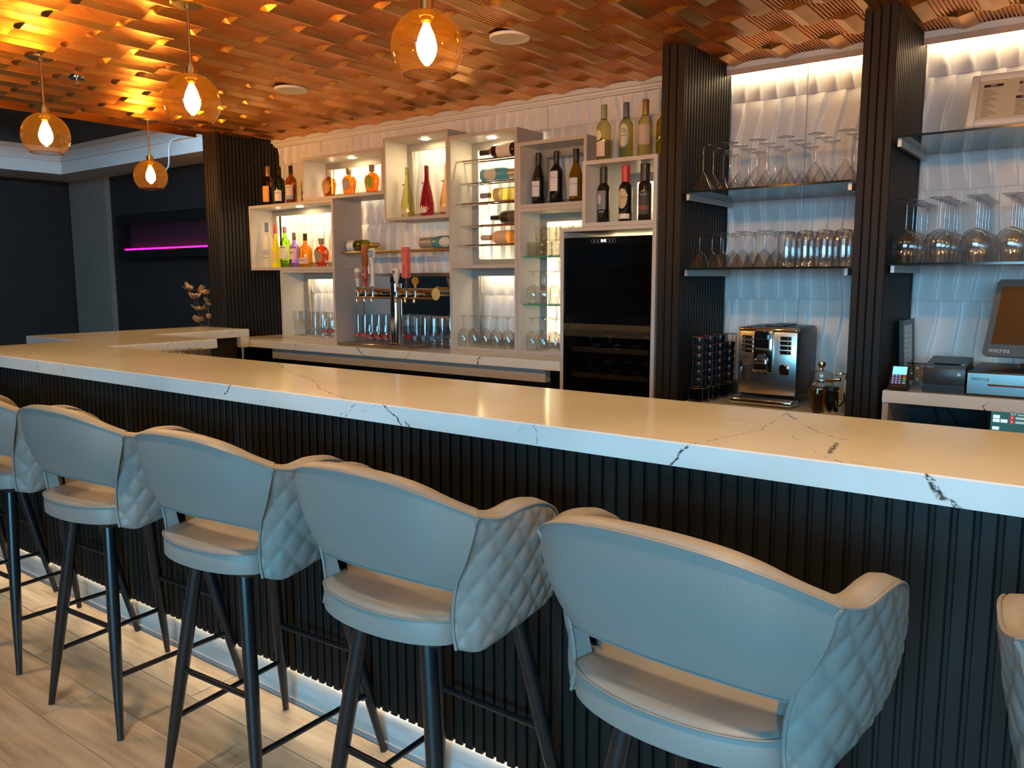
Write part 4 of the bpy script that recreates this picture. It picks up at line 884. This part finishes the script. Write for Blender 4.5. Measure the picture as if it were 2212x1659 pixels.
def tap(x, kind):
    y = 3.535
    f = TP('faucet', MB().cyl((x, 3.568, 1.322), (x, y, 1.322), .010, n=12).cyl((x, y, 1.305), (x, y, 1.338), .012, .010, n=12).tube([(x, y, 1.312), (x, y-.012, 1.297), (x, y-.016, 1.27)], .0075, 10).cyl((x, y, 1.336), (x, y-.002, 1.366), .005, n=8), CHROME)
    H = lambda nm, m, mat: TP(nm, m, mat, f)
    if kind == 'figure':
        H('tap_handle', MB().lathe([(0, 1.362), (.008, 1.364), (.011, 1.385), (.016, 1.405), (.021, 1.44), (.021, 1.465), (.015, 1.478), (0, 1.481)], 16, (x, y, 0)), CER)
        H('handle_print', MB().lathe([(.0195, 1.415), (.0217, 1.44), (.0212, 1.455)], 16, (x, y, 0)), pm('faded_print', (.45, .28, .26), .5))
    elif kind == 'red':
        H('tap_handle', MB().rbox(x-.022, x+.022, y-.012, y+.012, 1.505, 1.625, .006).prism_y([(x-.022, 1.51), (x+.022, 1.51), (x+.012, 1.49), (x-.012, 1.49)], y-.010, y+.010), pm('amber_red_handle', (.34, .10, .03), .35))
        H('handle_stem', MB().lathe([(0, 1.365), (.017, 1.367), (.010, 1.39), (.016, 1.40), (.018, 1.43), (.015, 1.44), (.018, 1.45), (.015, 1.47), (.017, 1.495), (0, 1.5)], 14, (x, y, 0)), REDH)
        text(f, 'RED', .016, (x+3.585, y-3.63-.0185, 1.44-.988), CER, align='CENTER')
    elif kind == 'moon':
        H('tap_handle', MB().lathe([(0, 1.365), (.019, 1.367), (.0135, 1.385), (.016, 1.44), (.018, 1.48), (.015, 1.525), (0, 1.535)], 16, (x, y, 0)).rbox(x-.026, x+.026, y-.012, y+.012, 1.535, 1.60, .012, 3).rbox(x-.012, x+.012, y-.011, y+.011, 1.52, 1.545, .004), CER)
        H('round_emblem', MB().cyl((x, y-.012, 1.567), (x, y-.0145, 1.567), .0235, n=24), pm('moon_blue', (.22, .36, .52), .4))
        H('emblem_wave', MB().tube([(x-.018, y-.0152, 1.560), (x-.006, y-.0152, 1.568), (x+.004, y-.0152, 1.566), (x+.018, y-.0152, 1.575)], .0022, 6), CER)
        o = text(f, 'BELGIAN WHITE', .0135, (x+3.585-.001, y-3.63-.019, 1.455-.988), INK, rot=(PI/2, PI/2, 0), align='CENTER')
    elif kind == 'white':
        H('tap_handle', MB().lathe([(0, 1.362), (.008, 1.364), (.009, 1.39), (.015, 1.405), (.020, 1.44), (.0215, 1.465), (.016, 1.476), (0, 1.478)], 16, (x, y, 0)), CER)
        H('handle_print', MB().box(x-.007, x+.006, y-.0225, y-.0205, 1.447, 1.461), INK)
    elif kind == 'pink':
        H('tap_handle', MB().rbox(x-.020, x+.020, y-.018, y+.018, 1.418, 1.60, .0015, 1), PINKH)
        H('handle_base', MB().cyl((x, y, 1.362), (x, y, 1.418), .013, .016, n=14), BLK)
        text(f, 'RADLER )', .018, (x+3.585-.001, y-3.63-.0183, 1.425-.988), INK, rot=(PI/2, -PI/2, 0))
        text(f, '&', .030, (x+3.585+.002, y-3.63-.0183, 1.575-.988), pm('violet_ink', (.22, .12, .28), .5), align='CENTER')
        o = text(f, 'HELL', .014, (x+3.585+.0203, y-3.63, 1.425-.988), INK, rot=(PI/2, -PI/2, PI/2))
    else:
        H('tap_handle', MB().cyl((x, y, 1.362), (x, y, 1.378), .009, n=12).cyl((x, y-.006, 1.40), (x, y+.006, 1.40), .024, n=24), pm('gold_disc', (.48, .28, .06), .35, metal=.4))
for x, k in ((-3.855, 'figure'), (-3.785, 'red'), (-3.722, 'moon'), (-3.515, 'white'), (-3.432, 'pink'), (-3.36, 'disc')): tap(x, k)

# ================================================================== COFFEE BAY
tag(slab([(-1.612, 3.48), (-.896, 3.48), (-.896, 3.97), (-1.612, 3.97)], .80, .84).obj('coffee_counter', QUARTZ, smooth=False), 'low quartz counter under the coffee machine between the columns', 'counter')
cc = thing('coffee_cabinet', 'dark cabinet under the coffee counter', 'cabinet', (-1.254, 3.74, 0))
MB().box(-.355, .355, -.24, .22, .08, .799).obj('body', BLACKB, cc, smooth=False); MB().box(-.34, .34, -.2, .2, 0, .08).obj('plinth', BLACKB, cc, smooth=False)
for s in (-1, 1): d = MB().rbox(s*.177-.172, s*.177+.172, -.255, -.2405, .1, .79, .002, 1).obj('door', PLASTIC, cc); MB().cyl((s*.03, -.27, .6), (s*.03, -.27, .74), .005, n=8).obj('handle', STEEL, d)
cf = thing('coffee_machine', 'stainless bean-to-cup coffee machine with black sides between the columns', 'coffee machine', (-1.265, 3.62, .8405))
x0, x1 = -.137, .137; H_ = .352
DGREY = pm('anthracite_plastic', (.035, .035, .037), .35)
MB().rbox(x0, x1, .012, .295, .03, H_, .022, 4).obj('body', DGREY, cf)
fp = MB().rbox(x0+.004, x1-.004, 0, .016, .045, H_-.02, .006, 2).obj('front_plate', STEEL, cf)
MB().rbox(x0, x1, -.002, .03, H_-.024, H_-.002, .010, 3).obj('top_trim', CHROME, cf)
MB().rbox(-.03, .05, .05, .25, H_, H_+.008, .003).obj('bean_lid', DGREY, cf)
MB().rbox(x0-.004, x1+.004, -.075, .03, .004, .03, .006, 2).obj('drip_tray', CHROME, cf)
MB().box(x0+.006, x1-.006, -.068, 0, .030, .033).obj('drip_grate', STEEL, cf, smooth=False)
MB().rbox(-.1, .1, 0, .28, 0, .02, .003).obj('foot_plate', PLASTIC, cf)
bz = MB().rbox(-.057, .030, -.022, .004, .145, H_-.012, .008, 2).obj('dispenser_tower', CHROME, cf)
MB().rbox(-.052, .014, -.0245, -.020, .258, H_-.016, .004, 2).obj('display', GLOSSB, bz)
MB().rbox(-.052, .016, -.036, -.018, .150, .215, .012, 3).obj('spout_cover', CHROME, bz)
MB().cyl((-.018, -.036, .218), (-.018, -.046, .218), .014, n=16).obj('dial', DGREY, bz)
for x in (-.034, -.002): MB().cyl((x, -.028, .150), (x, -.028, .137), .005, n=10).obj('spout', PLASTIC, bz)
for sx, n0 in ((-.092, 0), (.083, 1)):
    for j in range(4):
        z = H_-.048-j*.021
        r_ = MB().rbox(sx-.026, sx+.026, -.0035, .001, z-.0095, z+.0085, .003, 1).obj('button_bezel', CHROME, cf)
        bt_ = MB().rbox(sx-.021, sx+.021, -.0055, -.003, z-.0062, z+.0058, .002, 1).obj('button', GLOSSB, r_)
        MB().box(sx+(.010 if n0 else -.016), sx+(.014 if n0 else -.012), -.0062, -.0055, z-.002, z+.002).obj('button_icon', CER, bt_, smooth=False)
text(cf, 'GAGGIA', .0115, (-.118, -.0015, .212), INK)
wd = MB().cyl((-.075, -.004, .185), (-.105, -.030, .185), .008, n=12).cyl((-.105, -.030, .192), (-.105, -.030, .170), .009, n=12).tube([(-.105, -.030, .175), (-.108, -.034, .14), (-.110, -.036, .105)], .004, 8).obj('steam_wand', CHROME, cf)
kb = MB().rbox(.060, .102, -.003, .002, .135, .190, .006, 2).obj('knob_plate', CHROME, cf); MB().cyl((.081, -.002, .172), (.081, -.028, .172), .016, n=20).obj('knob', CHROME, kb)
MB().box(x1-.001, x1+.001, .07, .11, .20, .29).obj('side_vent', PLASTIC, cf, smooth=False)
# espresso cups in wire towers
BCUP = pm('black_stoneware', (.012, .012, .013), .3); RIMR = pm('red_rim', (.45, .02, .03), .35)
orde = ('first', 'second', 'third', 'fourth')
cup0 = thing('espresso_cup', 'x', 'cup', group='black espresso cups in wire towers')
MB().lathe([(.0005, .006), (.019, .004), (.020, 0), (.0225, .006), (.027, .036), (.0265, .037), (.0005, .034)], 18).obj('cup_body', BCUP, cup0); MB().tube([(.0268*math.cos(2*PI*i/20), .0268*math.sin(2*PI*i/20), .0368) for i in range(20)], .001, 6, closed=True).obj('rim', RIMR, cup0)
sau0 = MB().lathe([(.0005, .002), (.02, 0), (.03, .001), (.044, .007), (.0445, .008), (.03, .004), (.0005, .003)], 22).obj('saucer', BCUP); tag(sau0, 'x', 'saucer', 'black saucers under the wire towers')
fc = fs = True
for k, (x, y) in enumerate(((-1.553, 3.535), (-1.545, 3.637), (-1.538, 3.739), (-1.530, 3.841))):
    rk_ = thing('cup_tower_rack', orde[k]+' wire cup tower from the front, left of the coffee machine', 'rack', (x, y, .8405), group='wire cup towers')
    m = MB()
    for a in range(4): t_ = PI/4+a*PI/2; c_, s_ = math.cos(t_), math.sin(t_); m.tube([(.0495*c_, .0495*s_, .002), (.0495*c_, .0495*s_, .066), (.0325*c_, .0325*s_, .072), (.0325*c_, .0325*s_, .30)], .0014, 6)
    m.obj('uprights', CHROME, rk_)
    for z, r in ((.002, .0495), (.066, .0495), (.072, .0325), (.30, .0325)): MB().tube([(r*math.cos(2*PI*i/24), r*math.sin(2*PI*i/24), z) for i in range(24)], .0013, 6, closed=True).obj('ring', CHROME, rk_)
    for i in range(6):
        if k == 3 and i == 5: continue
        o = cup0 if fc else dup(cup0); fc = False
        o.location = (x, y, .8405+.0735+i*.0378); o['label'] = ('lowest', 'second lowest', 'third lowest', 'third highest', 'second highest', 'topmost')[i]+' black espresso cup in the '+orde[k]+' wire tower from the front'
    for i in range(7):
        o = sau0 if fs else dup(sau0); fs = False
        o.location = (x, y, .8405+.0045+i*.0088); o['label'] = ('lowest', 'second', 'third', 'fourth', 'fifth', 'sixth', 'topmost')[i]+' black saucer up the stack under the '+orde[k]+' wire tower from the front'
jr = thing('glass_jar', 'lidded glass jar of brown tea beside the coffee machine', 'jar', (-1.02, 3.615, .8405))
MB().lathe([(.0005, .004), (.042, 0), (.046, .006), (.055, .05), (.058, .09), (.05, .125), (.045, .135), (.047, .14), (.047, .15)], 26).obj('jar_body', GLASS, jr, ang=70)
MB().lathe([(.0005, .008), (.040, .006), (.052, .05), (.055, .085), (.05, .095), (.0005, .10)], 22).obj('tea_leaves', pm('brown_tea', (.10, .055, .015), .7, vary=.7, scale=120, bump=.6), jr)
ld = MB().lathe([(.05, .150), (.052, .155), (.045, .163), (.02, .172), (.008, .176)], 24).obj('lid', GLASS, jr, ang=70); MB().lathe([(.008, .175), (.006, .182), (.014, .190), (.0165, .200), (.012, .210), (.0005, .213)], 16).obj('knob', CHROME, ld)
pt = thing('milk_pitcher', 'steel milk pitcher with a dark rim in front of the glass jar', 'pitcher', (-.952, 3.53, .8405))
MB().lathe([(.0005, .003), (.030, 0), (.032, .004), (.030, .06), (.027, .10), (.0275, .104), (.025, .10), (.028, .006), (.0005, .006)], 24).obj('pitcher_body', CHROME, pt); MB().lathe([(.0272, .098), (.029, .10), (.029, .116), (.0005, .12)], 24).obj('dark_lid', PLASTIC, pt)
MB().tube([(.028, -.01, .10), (.055, -.015, .095), (.058, -.015, .06), (.03, -.01, .03)], .004, 8).obj('handle', CHROME, pt)
tpz = thing('tamper', 'portafilter-like metal handle lying across the pitcher and jar', 'utensil', (-.97, 3.545, .972))
MB().tube([(-.035, .01, .005), (.0, .0, .008), (.05, -.012, .016)], .008, 10).obj('grip', CHROME, tpz); MB().rbox(-.05, -.02, -.012, .03, -.004, .012, .003).obj('head', STEEL, tpz)
tm = thing('plastic_cup', 'clear brownish plastic cup standing beside the milk pitcher', 'cup', (-1.005, 3.515, .8405))
MB().lathe([(.0005, .002), (.018, 0), (.021, .10), (.0215, .102)], 18).obj('cup_body', thin('smoke_plastic', (.72, .62, .55), (.3, .25, .22), .1), tm); MB().tube([(.0215*math.cos(2*PI*i/18), .0215*math.sin(2*PI*i/18), .102) for i in range(18)], .001, 5, closed=True).obj('rim', GLASS, tm)
wt = thing('syrup_bottle', 'slim pale bottle with metal pump against the dark column', 'bottle', (-.912, 3.60, .8405))
MB().lathe([(.0005, .002), (.014, 0), (.015, .004), (.015, .115), (.008, .13), (.007, .14)], 16).obj('bottle_body', pm('pale_plastic', (.62, .52, .30), .4), wt); MB().tube([(0, 0, .138), (0, 0, .165), (-.02, -.01, .166), (-.045, -.014, .160)], .004, 8).obj('pump', CHROME, wt)
tag(MB().tube([(-.884, 3.72, 1.06), (-.896, 3.70, 1.05), (-.905, 3.69, 1.0), (-.893, 3.69, .93), (-.90, 3.7, .8445)], .0022, 6).obj('power_cable', PLASTIC), 'thin dark cable hanging down the column behind the jar', 'cable')

# ================================================================== TILL BAY
tag(slab([(-.7375, 3.463), (1.2, 3.463), (1.2, 3.97), (-.7375, 3.97)], .918, .966).obj('till_counter', QUARTZ, smooth=False), 'quartz counter carrying the till and card terminal at the right edge', 'counter')
tc_ = thing('till_cabinet', 'open slate cabinet under the till counter', 'cabinet', (.2, 3.72, 0))
SLATE = pm('slate_panel', (.045, .055, .068), .6)
MB().box(-.937, -.915, -.25, .23, 0, .917).obj('side_panel', LAM, tc_, smooth=False); MB().box(-.915, .99, .20, .23, 0, .917).obj('back_panel', SLATE, tc_, smooth=False); MB().box(-.915, .99, -.22, .20, .55, .57).obj('shelf', SLATE, tc_, smooth=False)
MB().box(-.64, -.56, -.03, .2, .57, .917).obj('partition', BLACKB, tc_, smooth=False); MB().box(.97, .99, -.25, .20, 0, .917).obj('side_panel', LAM, tc_, smooth=False)
for k, (x, d) in enumerate(((-.60, .02), (-.55, .05))): tag(MB().tube([(x-.02, 3.84, .915), (x-.005, 3.83, .86), (x+d, 3.82, .78), (x+.03+d, 3.8, .573)], .004, 6).obj('power_cable', pm('navy_cable', (.01, .015, .03), .5)), ('left' if k == 0 else 'right')+' one of two cables hanging under the till counter', 'cable')
vl = thing('gaming_screen', 'small green screen with status list under the till counter', 'screen', (-.20, 3.60, .5745)); vl.rotation_euler = (math.radians(-4), 0, 0)
MB().rbox(-.185, .2, .006, .04, 0, .33, .004).obj('housing', PLASTIC, vl)
MB().box(-.172, .19, .003, .0065, .02, .322).obj('panel', em('screen_green', (.035, .12, .12), 1.), vl, smooth=False)
SW, SR = em('screen_white', (.75, .92, .95), 1.), em('screen_red', (.55, .05, .06), 1.)
for a, b, z in ((-.165, -.142, .295), (-.165, -.142, .280), (-.139, -.116, .280), (-.165, -.142, .25)): MB().box(a, b, .0018, .003, z, z+.013).obj('screen_key', SW, vl, smooth=False)
for z, s in ((.295, '2'), (.279, '3')):
    MB().box(-.109, -.094, .0018, .003, z-.001, z+.013).obj('screen_tile', SR, vl, smooth=False); text(vl, s, .011, (-.1045, .0014, z+.006), SW)
    for q in (0, .005): MB().box(-.09, -.045, .0018, .003, z+.002+q, z+.0045+q).obj('screen_text', SW, vl, smooth=False)
text(vl, 'VLT Status', .012, (-.108, .0016, .3145), SW)
ct = thing('card_terminal', 'small black card terminal with glowing blue screen on the till counter', 'card terminal', (-.688, 3.515, .9665), rz=.12)
def tilt(m, a, z0=0): return m.xf(Matrix.Translation((0, 0, z0)) @ Matrix.Rotation(a, 4, 'X'))
tilt(MB().rbox(-.036, .036, -.055, .065, 0, .026, .006, 2), math.radians(42), .034).obj('terminal_body', PLASTIC, ct)
MB().rbox(-.038, .038, -.035, .055, 0, .022, .005, 2).obj('cradle', PLASTIC, ct)
tilt(MB().box(-.026, .026, .012, .055, .0262, .0268), math.radians(42), .034).obj('screen', em('cyan_screen', (.22, .62, .85), 1.6), ct, smooth=False)
KEY = em('key_glow', (.55, .50, .85), .5)
for r in range(4):
    for c in range(3):
        tilt(MB().box(-.026+c*.0125, -.017+c*.0125, .001-r*.0125, .0085-r*.0125, .0262, .0275), math.radians(42), .034).obj('key', KEY, ct, smooth=False)
    tilt(MB().box(.0135, .025, .001-r*.0125, .0085-r*.0125, .0262, .0275), math.radians(42), .034).obj('key', [em('key_red', (.7, .1, .05), .6), em('key_yellow', (.7, .5, .05), .6), em('key_green', (.1, .6, .1), .6), KEY][r], ct, smooth=False)
rp_ = thing('receipt_printer', 'black receipt printer between the card terminal and cash drawer', 'printer', (-.527, 3.50, .9665))
MB().add(*[[( -.072, 0, 0), (.072, 0, 0), (.072, .2, 0), (-.072, .2, 0), (-.072, 0, .103), (.072, 0, .103), (.072, .2, .128), (-.072, .2, .128)], [(0, 3, 2, 1), (4, 5, 6, 7), (0, 1, 5, 4), (1, 2, 6, 5), (2, 3, 7, 6), (3, 0, 4, 7)]]).obj('printer_body', DGREY, rp_, smooth=False)
MB().rbox(-.0735, .0735, -.003, .004, .032, .098, .003).obj('front_cover', DGREY, rp_); MB().box(-.0735, .0735, -.0025, .002, .002, .028).obj('paper_door', PLASTIC, rp_, smooth=False)
MB().box(-.045, .045, .045, .065, .1105, .1125).obj('paper_slot', GLOSSB, rp_, smooth=False); MB().box(.055, .066, .03, .06, .108, .112).obj('button', GREYL, rp_, smooth=False)
text(rp_, 'micros', .010, (-.062, -.0005, .1005), GREYL)
MB().box(.046, .057, -.004, -.0028, .070, .081).obj('badge', CER, rp_, smooth=False); MB().box(.044, .058, -.004, -.0028, .040, .050).obj('switch', PLASTIC, rp_, smooth=False)
cdw = thing('cash_drawer', 'steel-fronted cash drawer under the till monitor', 'cash drawer', (-.245, 3.50, .9665))
MB().rbox(-.205, .205, .004, .40, 0, .093, .003).obj('drawer_case', PLASTIC, cdw)
df = MB().rbox(-.203, .203, -.003, .004, .006, .088, .002, 1).obj('drawer_front', STEEL, cdw)
MB().tube([(-.13, -.004, .045), (-.13, -.012, .045), (.13, -.012, .045), (.13, -.004, .045)], .0035, 8).obj('pull_bar', pm('wine_bar', (.12, .03, .03), .3), df); text(df, 'micros', .022, (-.188, -.0034, .065), INK)
mo = thing('till_monitor', 'black touch-screen till monitor standing on the cash drawer', 'monitor', (-.225, 3.665, 1.0605), rz=math.radians(-3))
bz_ = [(-.200, .055), (-.192, .045), (.192, .045), (.200, .055), (.175, .335), (.165, .347), (-.160, .347), (-.170, .335)]
bzo = MB().prism_y(bz_, -.006, .05).obj('bezel', pm('charcoal_bezel', (.05, .05, .05), .4), mo, smooth=False); bzo.rotation_euler = (math.radians(-8), 0, 0)
MB().prism_y([(-.172, .092), (.172, .092), (.150, .320), (-.150, .320)], -.0085, -.006).obj('touch_screen', pm('dim_brown_screen', (.045, .018, .004), .12, emit=(.12, .04, .005), estr=.35), bzo, smooth=False)
text(bzo, 'micros', .026, (-.178, -.0068, .068), CER)
ns_ = MB().cyl((0, .06, 0), (0, .06, .014), .085, .08, n=28).rbox(-.05, .05, .02, .06, .012, .10, .008).obj('stand', PLASTIC, mo)
# framed notice against the column, acrylic box in front of it
pf = thing('picture_frame', 'black framed notice leaning on the slatted column beside the till', 'frame', (-.716, 3.815, .9665)); pf.rotation_euler = (0, math.radians(-3), 0)
MB().box(-.008, .008, -.115, -.095, 0, .268).box(-.008, .008, .095, .115, 0, .268).box(-.008, .008, -.095, .095, 0, .022).box(-.008, .008, -.095, .095, .246, .268).obj('frame_moulding', PLASTIC, pf, smooth=False)
MB().box(-.004, .003, -.095, .095, .022, .246).obj('sheet', pm('notice_paper', (.62, .60, .56), .3), pf, smooth=False)
nt = MB()
for i in range(8): nt.box(.003, .0036, -.07, lerp(.02, .07, (i*37 % 10)/10), .21-i*.022, .214-i*.022)
tag(nt.obj('print_lines', GREYL, pf, smooth=False), None, None, kind='stuff')
ab = thing('acrylic_box', 'clear acrylic box with dark studs behind the card terminal', 'box', (-.640, 3.66, .9665))
ACR = thin('acrylic', (.80, .80, .80), (.5, .5, .5), .1)
MB().box(-.04, .04, -.05, .05, .002, .098).obj('walls', ACR, ab, smooth=False); MB().box(-.044, .044, -.054, .054, .098, .103).obj('lid', ACR, ab, smooth=False)
for i in range(3):
    for j in range(4): MB().box(-.028+i*.022, -.018+i*.022, -.0515, -.0502, .012+j*.022, .019+j*.022).obj('stud', PLASTIC if (i+j) % 2 else GREYL, ab, smooth=False)
mf = thing('menu_frame', 'white framed drinks menu leaning on the upper glass shelf', 'menu', (-.345, 3.475, 1.957)); mf.rotation_euler = (math.radians(-35), 0, math.radians(3))
fw = .026
MB().rbox(-.16, -.16+fw, -.012, .006, 0, .25, .004).rbox(.16-fw, .16, -.012, .006, 0, .25, .004).rbox(-.16+fw, .16-fw, -.012, .006, 0, fw, .004).rbox(-.16+fw, .16-fw, -.012, .006, .25-fw, .25, .004).obj('frame_moulding', WHITE, mf)
MB().box(-.135, .135, -.004, .003, fw, .25-fw).obj('menu_sheet', pm('menu_paper', (.62, .55, .42), .5), mf, smooth=False)
HDR = pm('plum_print', (.05, .02, .03), .6)
for xx, z, s in ((-.118, .195, 'BEER'), (-.005, .195, 'COCKTAILS'), (-.012, .125, 'SPIRITS')):
    MB().box(xx, xx+.062, -.0048, -.004, z-.006, z+.007).obj('heading_bar', HDR, mf, smooth=False); text(mf, s, .009, (xx+.031, -.0052, z), PALE, align='CENTER')
ml = MB()
for c, (xx, z0, k) in enumerate(((-.118, .178, 15), (-.005, .178, 4), (-.012, .108, 8), (.075, .178, 4))):
    for i in range(k): ml.box(xx, xx+.02+((i*53+c*17) % 10)*.0032, -.0047, -.004, z0-i*.0095, z0+.0022-i*.0095)
tag(ml.obj('menu_lines', pm('brown_print', (.20, .14, .10), .6), mf, smooth=False), None, None, kind='stuff')

# ================================================================== UNDERBAR DRAINBOARD AND GLASSES BEHIND THE LEFT STEP
db = thing('drainboard', 'steel drainboard tucked behind the step of the bar top', 'drainboard', (-3.98, 2.44, 0))
MB().rbox(-.22, .27, -.30, .27, .925, .948, .003, 1).obj('board', STEEL, db); MB().box(-.2, .25, -.28, .25, 0, .925).obj('cabinet', BLACKB, db, smooth=False)
MB().cyl((.09, .26, .948), (.09, .26, 1.035), .006, n=10).obj('post', STEEL, db)
spots = [(-4.16+c*.08, 2.19+r*.078, .9482) for r in range(6) for c in range(2)]
ow = ('first', 'second', 'third', 'fourth', 'fifth', 'sixth', 'seventh', 'eighth')
for i, s_ in enumerate(spots): o = dup(rocks, s_, label='cut tumbler drying on the drainboard behind the bar step, '+ow[i//2]+' pair from the front, '+('left' if i % 2 == 0 else 'right'), group='tumblers on the drainboard')

# ================================================================== THE DARK ROOM: FIREPLACE, FLOWERS, CABLE
fp_ = thing('electric_fireplace', 'wall-hung electric fireplace with a magenta ember bed', 'fireplace', (-7.05, 4.255, 1.62))
MB().box(-.92, -.82, -.09, 0, 0, .42).box(.62, .72, -.09, 0, 0, .42).box(-.82, .62, -.09, 0, 0, .075).box(-.82, .62, -.09, 0, .325, .42).obj('surround', GLOSSB, fp_, smooth=False)
MB().box(-.92, .72, -.094, -.088, .418, .424).obj('top_edge', STEEL, fp_, smooth=False)
MB().box(-.82, .62, -.012, 0, .075, .325).obj('firebox_back', pm('firebox_grey', (.16, .13, .16), .6), fp_, smooth=False)
MB().box(-.82, .62, -.075, -.02, .075, .092).obj('ember_bed', em('magenta_glow', (1., .02, .45), 2.2), fp_, smooth=False)
cr = MB()
for i in range(60):
    x = random.uniform(-.81, .61); s_ = random.uniform(.004, .011); cr.add([(x-s_, -.07, .092), (x+s_, -.07, .092), (x, -.06, .092), (x, -.067, .092+s_*1.8)], [(0, 1, 3), (1, 2, 3), (2, 0, 3)])
tag(cr.obj('crystals', thin('pink_crystal', (1., .5, .8), (.8, .2, .5), .15), fp_, smooth=False), None, None, kind='stuff')
MB().box(-.82, .62, -.088, -.085, .092, .325).obj('fire_glass', thin('smoked_glass', (.75, .7, .75), (.3, .3, .3), .05), fp_, smooth=False)
fv = thing('dried_flowers', 'dried orange blossoms in a tall vase behind the bar end', 'flowers', (-5.66, 3.66, 0))
MB().lathe([(.0005, .01), (.09, 0), (.10, .01), (.12, .25), (.10, .5), (.06, .66), (.055, .72), (.065, .75)], 24).obj('vase', PLASTIC, fv)
PET = pm('dried_petal', (.60, .34, .14), .7, vary=.4, scale=30); STM = pm('dry_stem', (.10, .08, .03), .8)
rnd = random.Random(5)
petal = []
for i in range(6):
    a = i/5; petal.append([(-.016*math.sin(PI*a)**.7, .002*math.sin(PI*a), a*.045), (0, -.004*math.sin(PI*a), a*.045), (.016*math.sin(PI*a)**.7, .002*math.sin(PI*a), a*.045)])
pmh = MB().grid(petal).mesh('petal', PET)
for i, (dx, dy, z) in enumerate(((-.20, -.06, 1.34), (-.15, -.03, 1.27), (-.02, -.05, 1.33), (.05, -.06, 1.31), (.09, -.02, 1.22), (-.01, -.07, 1.19), (.05, .02, 1.13), (-.07, -.06, 1.09), (-.09, .0, 1.02), (.0, -.03, 1.24), (.08, -.05, 1.12), (-.12, -.04, 1.18))):
    st_ = MB().tube([(0, 0, .6), (dx*.3, dy*.3, .6+(z-.6)*.5), (dx*.8, dy*.8, z-.06), (dx, dy, z-.01)], .003, 6).obj('stem', STM, fv)
    for k in range(5):
        p = put('petal', pmh, st_, (dx, dy, z-.01)); p.rotation_euler = (rnd.uniform(.5, 1.5), rnd.uniform(-.4, .4), k*1.257+rnd.uniform(-.3, .3)); q = rnd.uniform(1.1, 1.8); p.scale = (q, q, q)
tag(MB().tube(catmull([(-6.308, 3.862, 2.57), (-6.37, 3.84, 2.555), (-6.405, 3.83, 2.51), (-6.40, 3.82, 2.43), (-6.43, 3.83, 2.35), (-6.50, 3.84, 2.318), (-6.53, 3.85, 2.318)], 24), .006, 8).obj('loose_cable', WHITE), 'loose white cable hanging from the white soffit', 'cable')
